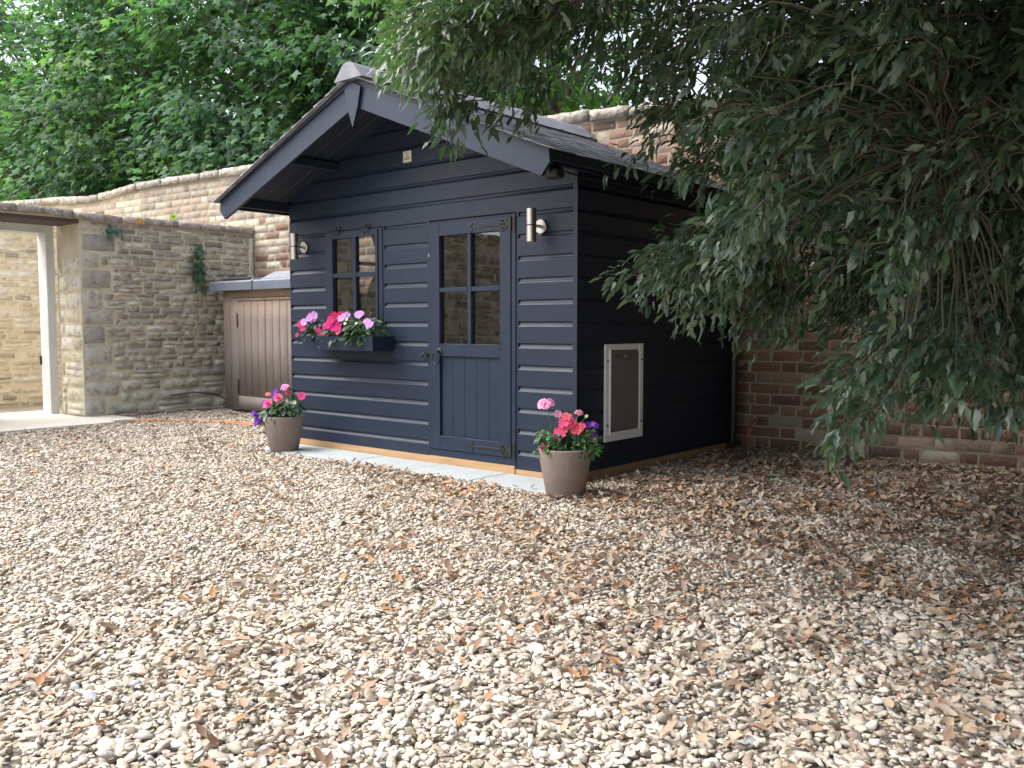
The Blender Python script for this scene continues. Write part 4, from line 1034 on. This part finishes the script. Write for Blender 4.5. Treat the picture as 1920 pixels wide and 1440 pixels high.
# ============================================================ SYCAMORES BEHIND THE WALL
def maple(seed):
    r = np.random.default_rng(seed); v = [(.02, 0, 0)]
    tips = [(-2.35, .42), (-1.75, .30), (-1.15, .80), (-.62, .48), (0, 1.0), (.62, .48), (1.15, .80), (1.75, .30), (2.35, .42)]
    for a, q in tips:
        q = q*(1+.08*r.normal()); v.append((.35+q*.62*math.cos(a), q*.62*math.sin(a), -.18*q*q+.05*r.normal()))
    v[0] = (.30, 0, .06); v.append((0, 0, .02))
    n = len(tips); f = [(0, i+1, i+2) for i in range(n-1)]+[(0, n, n+1), (0, n+1, 1)]
    return np.array(v), np.array(f)
MAP = [maple(s) for s in range(4)]
def sycamore(c, rad, nb, lab, seed, pal, lsize=(.125, .215), per=85, trunk_r=.22, name='sycamore_tree', group='sycamores behind the brick wall', zmin=1.2):
    """tiers of drooping leafy boughs round a trunk; c = trunk foot, rad = (rx, ry, rz), crown centre at height c[2]"""
    r = np.random.default_rng(seed); c = np.array(c, float)
    t = tag(empty(name, (c[0], c[1], 0)), lab, 'tree', group)
    cc = np.array([0, 0, c[2]]); ps = []; ends = []
    # most boughs on the shell that looks at the yard
    d = r.normal(size=(nb*3, 3)); d /= np.linalg.norm(d, axis=1)[:, None]
    d = d[(d[:, 1] < .35) & (d[:, 2] < .85)][:nb]; n = len(d)
    q = np.where(r.random(n) < .62, r.uniform(.86, 1.08, n), r.uniform(.45, .85, n))
    Bc = cc+d*q[:, None]*np.array(rad); Bc[:, 2] = np.maximum(Bc[:, 2], zmin+r.uniform(0, .5, n))
    N = n*per; bi = np.repeat(np.arange(n), per)
    o = r.normal(0, 1, (N, 3)); o *= (r.uniform(.28, .52, n)[bi])[:, None]*np.array([1, 1, .34])
    rh = np.linalg.norm(o[:, :2], axis=1); o[:, 2] -= .32*rh*rh+.1*rh                      # each bough droops to its rim
    P = Bc[bi]+o
    outd = d[bi]; ld = np.stack([o[:, 0]*1.4, o[:, 1]*1.4, np.full(N, -.55)], 1)+outd*.4+r.normal(0, .35, (N, 3))
    up = np.stack([r.normal(0, .35, N)+outd[:, 0]*.35, r.normal(0, .35, N)+outd[:, 1]*.35, np.ones(N)], 1)
    M = frame_m(ld, up)*r.uniform(lsize[0], lsize[1], N)[:, None, None]
    bt = r.uniform(.7, 1.25, n)[bi]; C = np.array(pal)[(r.random(N)*len(pal)*.999).astype(int)]*(bt*r.uniform(.8, 1.2, N))[:, None]
    young = r.random(n)[bi] < .22; C[young] = C[young]*np.array([1.5, 1.35, .9])
    ti = r.integers(0, 4, N)
    for k in range(4): kk = ti == k; ps.append(instance(MAP[k][0], [MAP[k][1]], M[kk], P[kk], C[kk]))
    V, F, Cc = merge(ps); link('crown', mesh_np('crown', V, F, Cc), M_syc, t)
    b = MB(); H = c[2]+rad[2]*.6
    b.tube([(0, 0, -.1), (.05, .02, H*.3), (-.04, .05, H*.6), (.02, 0, H)], [trunk_r, trunk_r*.8, trunk_r*.55, .04], 12)
    for i in range(0, n, 2):
        e = Bc[i]; z0 = max(.8, min(e[2]*.75-.3, H*.9)); b.tube([(0, 0, z0), tuple(np.array([0, 0, z0])*.45+e*.55+np.array([0, 0, .15])), tuple(e)], [.05, .025, .008], 5)
    b.build('trunk', M_bark, t)
    return t
G1 = [(.068, .145, .085), (.055, .12, .072), (.08, .165, .082), (.045, .10, .062)]
G2 = [(.075, .155, .05), (.06, .13, .05), (.095, .19, .05)]
sycamore((-17.5, 4.4, 4.8), (3.2, 2.2, 4.6), 140, 'bushy sycamore cut by the left edge of the picture, beyond the brick wall', 60, G1, per=90)
sycamore((-13.2, 4.6, 5.0), (3.2, 2.3, 4.2), 150, 'bushy sycamore at the far left beyond the brick wall, lit yellow green at its edge', 61, G1+G2[:1], per=95)
sycamore((-9.4, 4.9, 5.2), (2.6, 2.2, 4.4), 150, 'dense dark sycamore rising above the rubble wall corner', 62, G1, per=95)
sycamore((-6.3, 5.2, 5.4), (2.4, 2.0, 4.4), 130, 'sycamore behind the left slope of the shed roof, sky showing through it', 63, G1, per=80)
sycamore((-5.0, 6.2, 5.4), (1.5, 1.6, 3.9), 52, 'bright yellow-green sycamore behind the roof ridge', 64, G2, per=70)
# deeper dark trees
for i, (x, y, s_, lab) in enumerate(((-23.5, 7.0, 69, 'shaded tree deep in the wood at the far left edge'), (-18.5, 8.0, 65, 'shaded tree deep behind the far left sycamore'), (-12.0, 9.0, 66, 'shaded tree deep behind the dark sycamore'), (-9.0, 9.5, 67, 'shaded tree deep behind the shed roof'))):
    sycamore((x, y, 4.4), (3.6, 2.0, 5.2), 150, lab, s_, [(.03, .065, .04), (.035, .08, .045)], (.22, .36), 60, .3, 'background_tree', 'shaded trees in the wood behind', .4)
sycamore((.6, 7.6, 2.6), (2.8, 1.6, 1.5), 22, 'low yellow-green tree glimpsed through the oak leaves above the wall', 68, G2, per=60, name='background_tree', group=None)

# ============================================================ HOLM OAK
def in_poly(x, y, poly):
    c = np.zeros(len(x), bool); n = len(poly)
    for i in range(n):
        x0, y0 = poly[i]; x1, y1 = poly[(i+1) % n]
        if y0 == y1: continue
        k = ((y0 > y) != (y1 > y)) & (x < (x1-x0)*(y-y0)/(y1-y0)+x0); c ^= k
    return c
# (outline as seen from the yard, weight, distance range): where the hanging sprays of the crown reach
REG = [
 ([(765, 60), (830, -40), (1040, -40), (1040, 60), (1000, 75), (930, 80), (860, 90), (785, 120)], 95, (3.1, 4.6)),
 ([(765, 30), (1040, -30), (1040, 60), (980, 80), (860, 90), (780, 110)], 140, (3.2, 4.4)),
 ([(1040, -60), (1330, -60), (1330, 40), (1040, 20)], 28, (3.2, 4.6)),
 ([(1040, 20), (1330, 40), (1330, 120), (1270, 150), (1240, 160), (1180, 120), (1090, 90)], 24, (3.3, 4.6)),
 ([(810, 200), (880, 170), (900, 190), (850, 215)], 6, (3.3, 3.6)),
 ([(960, 150), (1040, 160), (1040, 180), (970, 180)], 3, (3.4, 3.8)),
 ([(1190, 180), (1290, 180), (1390, 280), (1350, 290), (1250, 220)], 16, (3.6, 4.4)),
 ([(1190, 275), (1210, 275), (1210, 295), (1190, 295)], 1, (3.6, 3.9)),
 ([(1300, 290), (1330, 290), (1345, 350), (1320, 360)], 5, (3.6, 3.9)),
 ([(1320, 20), (1960, -40), (1960, 560), (1760, 540), (1600, 500), (1560, 430), (1450, 450), (1420, 480), (1340, 420), (1390, 330), (1370, 180)], 560, (2.5, 5.4)),
 ([(1400, 150), (1960, 0), (1960, 580), (1740, 560), (1500, 450)], 420, (3.9, 6.0)),
 ([(1200, 490), (1300, 430), (1430, 400), (1450, 520), (1330, 560), (1230, 520)], 64, (3.6, 4.6)),
 ([(1380, 470), (1650, 480), (1650, 600), (1560, 610), (1400, 560)], 46, (4.0, 5.6)),
 ([(1410, 560), (1460, 540), (1470, 600), (1420, 610)], 7, (3.6, 4.2)),
 ([(1600, 665), (1720, 570), (1960, 560), (1960, 760), (1880, 720), (1800, 730), (1680, 725), (1610, 710)], 105, (2.6, 4.4)),
 ([(1590, 765), (1640, 745), (1660, 760), (1610, 785)], 4, (2.6, 2.9)),
 ([(1620, -30), (1740, -30), (1710, 90), (1660, 130), (1630, 110)], 12, (2.3, 2.8)),
]
cent = []; size = []
ro = np.random.default_rng(77)
for poly, n, (f0, f1) in REG:
    px = [p[0] for p in poly]; py = [p[1] for p in poly]; got = 0
    for _ in range(40):
        X = ro.uniform(min(px), max(px), int(n*3)); Y = ro.uniform(min(py), max(py), int(n*3))
        k = in_poly(X, Y, poly); X, Y = X[k], Y[k]; f = ro.uniform(f0, f1, len(X))
        p = from_px(X, Y, f)
        zroof = 2.66-TAN*np.abs(p[:, 0]-XC)
        bad = (p[:, 0] > -3.4) & (p[:, 0] < .45) & (p[:, 1] > -.75) & (p[:, 2] < zroof+.35)
        bad |= p[:, 1] > 1.55+.077*(p[:, 0]+6.2)
        p = p[~bad][:max(0, int(n-got))]; cent.append(p); got += len(p)
        if got >= n: break
vis = np.concatenate(cent)
# unseen crown above and right of the picture, added and thickened to shade the right
N0 = 110000
P = np.stack([ro.uniform(-2.2, 7.2, N0), ro.uniform(-3.5, 4.4, N0), ro.uniform(.9, 6.6, N0)], 1)
x, y, f = to_cam(P)
inpic = (f > .2) & (x > -80) & (x < 1990) & (y > -70) & (y < 1500)
ell = ((P[:, 0]-3.2)/4.2)**4+((P[:, 1]-.2)/3.7)**4+((P[:, 2]-3.0)/3.1)**2
low = 1.0-.8*np.clip((P[:, 0]-3.6)/1.0, 0, 1)+.35*np.clip(3.2-P[:, 0], 0, 9)*.9+.25*np.clip(.5-P[:, 1], 0, 9)
ok = ~inpic & (ell < 1) & (P[:, 2] > low) & (np.linalg.norm(P-CAM, axis=1) > 2.2)
wy = 1.55+.077*(P[:, 0]+6.2); ok &= ~((P[:, 1] > wy) & (P[:, 1] < wy+.8) & (P[:, 2] < 3.2)) & ~((P[:, 0] < .5) & (P[:, 2] < 2.9))
ok &= (P[:, 0] > -.5) & (P[:, 1] > np.where(P[:, 0] > .8, -3.4, -1.6)) & ~((P[:, 1] > 1.9) & (P[:, 0] < 1.4))
ok &= ~((f > 0) & (f < 4.6) & (y > -320) & (x > -300) & (x < 2300)) & ~((f > 0) & (y > -170) & (x > -150) & (x < 2060))
hid = P[ok][:15000]
oak = tag(empty('holm_oak', (2.55, 2.0, 0)), 'evergreen holm oak hanging over the shed roof and shading the right side of the yard', 'tree')
OL = np.array(oak.location)
TR = np.array([2.55, 2.0, 0])
# limbs -> nodes -> sprays
allp = np.concatenate([vis, hid]); nv = len(vis)
kn = 150; cent_n = allp[ro.choice(len(allp), kn, replace=False)]
for _ in range(6):
    dd = ((allp[:, None]-cent_n[None])**2).sum(2); a = dd.argmin(1)
    for k in range(kn):
        if (a == k).any(): cent_n[k] = allp[a == k].mean(0)
dd = ((allp[:, None]-cent_n[None])**2).sum(2); asg = dd.argmin(1)
nodes = cent_n + np.array([.12, .1, .16])
kl = 16; lim = nodes[ro.choice(kn, kl, replace=False)]
for _ in range(6):
    a = ((nodes[:, None]-lim[None])**2).sum(2).argmin(1)
    for k in range(kl):
        if (a == k).any(): lim[k] = nodes[a == k].mean(0)
la = ((nodes[:, None]-lim[None])**2).sum(2).argmin(1)
b = MB(); crotch = TR+np.array([-.05, -.05, 2.5])-OL
b.tube([(0, 0, -.05), (.0, .0, .1), (-.02, -.03, .9), (-.05, -.05, 1.8), (-.05, -.05, 2.6), (.1, .05, 4.2), (.2, .1, 5.4)], [.30, .22, .19, .17, .15, .10, .04], 14)
def curve(p, q, sag, n=5):
    out = []
    for i in range(n+1):
        t_ = i/n; m = p*(1-t_)+q*t_; m = m+np.array([0, 0, sag*4*t_*(1-t_)]); out.append(tuple(m+ (ro.normal(0, .008+.05*np.linalg.norm(q-p)/n, 3) if 0 < i < n else 0)))
    return out
b.build('trunk', M_bark, oak, True)
b = MB()
for l in lim:
    s0 = crotch if l[2] > 2.2 else crotch*np.array([1, 1, .75]); b.tube(curve(s0, l-OL, .35), list(np.linspace(.075, .028, 6)), 7)
b.build('limbs', M_bark, oak, True)
# branch strands as numpy tubes (cheap)
def tubes_np(paths, radii, sides=4):
    Vs, Fs, off_ = [], [], 0
    for pa, rd in zip(paths, radii):
        pa = np.array(pa); n = len(pa); t_ = np.gradient(pa, axis=0); t_ /= np.linalg.norm(t_, axis=1)[:, None]+1e-9
        a_ = np.cross(t_, [.13, .27, .95]); a_ /= np.linalg.norm(a_, axis=1)[:, None]+1e-9; b_ = np.cross(t_, a_)
        an = np.arange(sides)*2*math.pi/sides
        ring = pa[:, None]+(a_[:, None]*np.cos(an)[None, :, None]+b_[:, None]*np.sin(an)[None, :, None])*np.array(rd)[:, None, None]
        Vs.append(ring.reshape(-1, 3))
        i, k = np.meshgrid(np.arange(n-1), np.arange(sides), indexing='ij'); i = i.ravel(); k = k.ravel()
        Fs.append(np.stack([i*sides+k, i*sides+(k+1) % sides, (i+1)*sides+(k+1) % sides, (i+1)*sides+k], 1)+off_); off_ += n*sides
    return np.concatenate(Vs), np.concatenate(Fs)
paths, radii = [], []
for i, nd in enumerate(nodes): paths.append(curve(lim[la[i]]-OL, nd-OL, .12, 9)); radii.append(np.linspace(.009, .0035, 10))
LP, LD, LU, LS, LC = [], [], [], [], []
palo = np.array([(.044, .082, .052), (.036, .067, .045), (.052, .092, .050), (.068, .108, .058), (.048, .084, .066)])
und = np.array([(.095, .125, .085), (.11, .14, .11)])
for i, c in enumerate(allp):
    visf = i < nv; nd = nodes[asg[i]]
    dirv = c-nd; dirv[2] -= .05; L = ro.uniform(.20, .36); dh = np.array([ro.normal(0, .6)-.55, ro.normal(0, .6)-.5, ro.normal(-.2, .35)]) + dirv/np.linalg.norm(dirv)*.6
    dh /= np.linalg.norm(dh); s0 = c-dh*L*.5; s1 = c+dh*L*.5+np.array([0, 0, -.05])
    pth = curve(s0-OL, s1-OL, .03, 4)
    if visf or ro.random() < .4:
        paths.append(curve(nd-OL, s0-OL, .04, 4)); radii.append(np.linspace(.005, .0032, 5)); paths.append(pth); radii.append(np.linspace(.0032, .0014, 5))
    n = ro.integers(24, 38) if visf else 14
    t_ = ro.uniform(0, 1, n); pa = np.array(pth); idx = np.minimum((t_*4).astype(int), 3); fr_ = t_*4-idx
    base = pa[idx]*(1-fr_[:, None])+pa[idx+1]*fr_[:, None]
    side = ro.normal(0, 1, (n, 3)); side -= (side@dh)[:, None]*dh; side /= np.linalg.norm(side, axis=1)[:, None]
    twl = ro.uniform(.01, .07, n)*(1 if visf else 1.6); base = base+(side+dh*.6)*twl[:, None]
    ld = side*.8+dh*.7+np.array([-.1, -.1, -.5])+ro.normal(0, .33, (n, 3))
    LP.append(base); LD.append(ld); LU.append(np.stack([ro.normal(0, .6, n), ro.normal(0, .6, n)-.2, np.ones(n)], 1)+side*.6)
    LS.append(ro.uniform(.036, .072, n)*(1 if visf else 3.0))
    cl_ = palo[ro.integers(0, 5, n)]*ro.uniform(.8, 1.2)*(np.array([1.6, 1.55, 1.3]) if i < 235 else 1); u_ = ro.random(n) < .16; cl_[u_] = und[ro.integers(0, 2, u_.sum())]; LC.append(cl_)  # first sprays, upper left: the stronger light there is put into leaf colour
LP, LD, LU, LS, LC = map(np.concatenate, (LP, LD, LU, LS, LC))
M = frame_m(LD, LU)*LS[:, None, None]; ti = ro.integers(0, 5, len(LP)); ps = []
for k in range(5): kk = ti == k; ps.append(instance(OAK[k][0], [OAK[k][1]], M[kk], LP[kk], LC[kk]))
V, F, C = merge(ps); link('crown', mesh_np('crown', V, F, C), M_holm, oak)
V, F = tubes_np(paths, radii); link('branches', mesh_np('branches', V, [F], None, True), M_twig, oak)
print('oak sprays', nv, len(hid), 'leaves', len(LP))
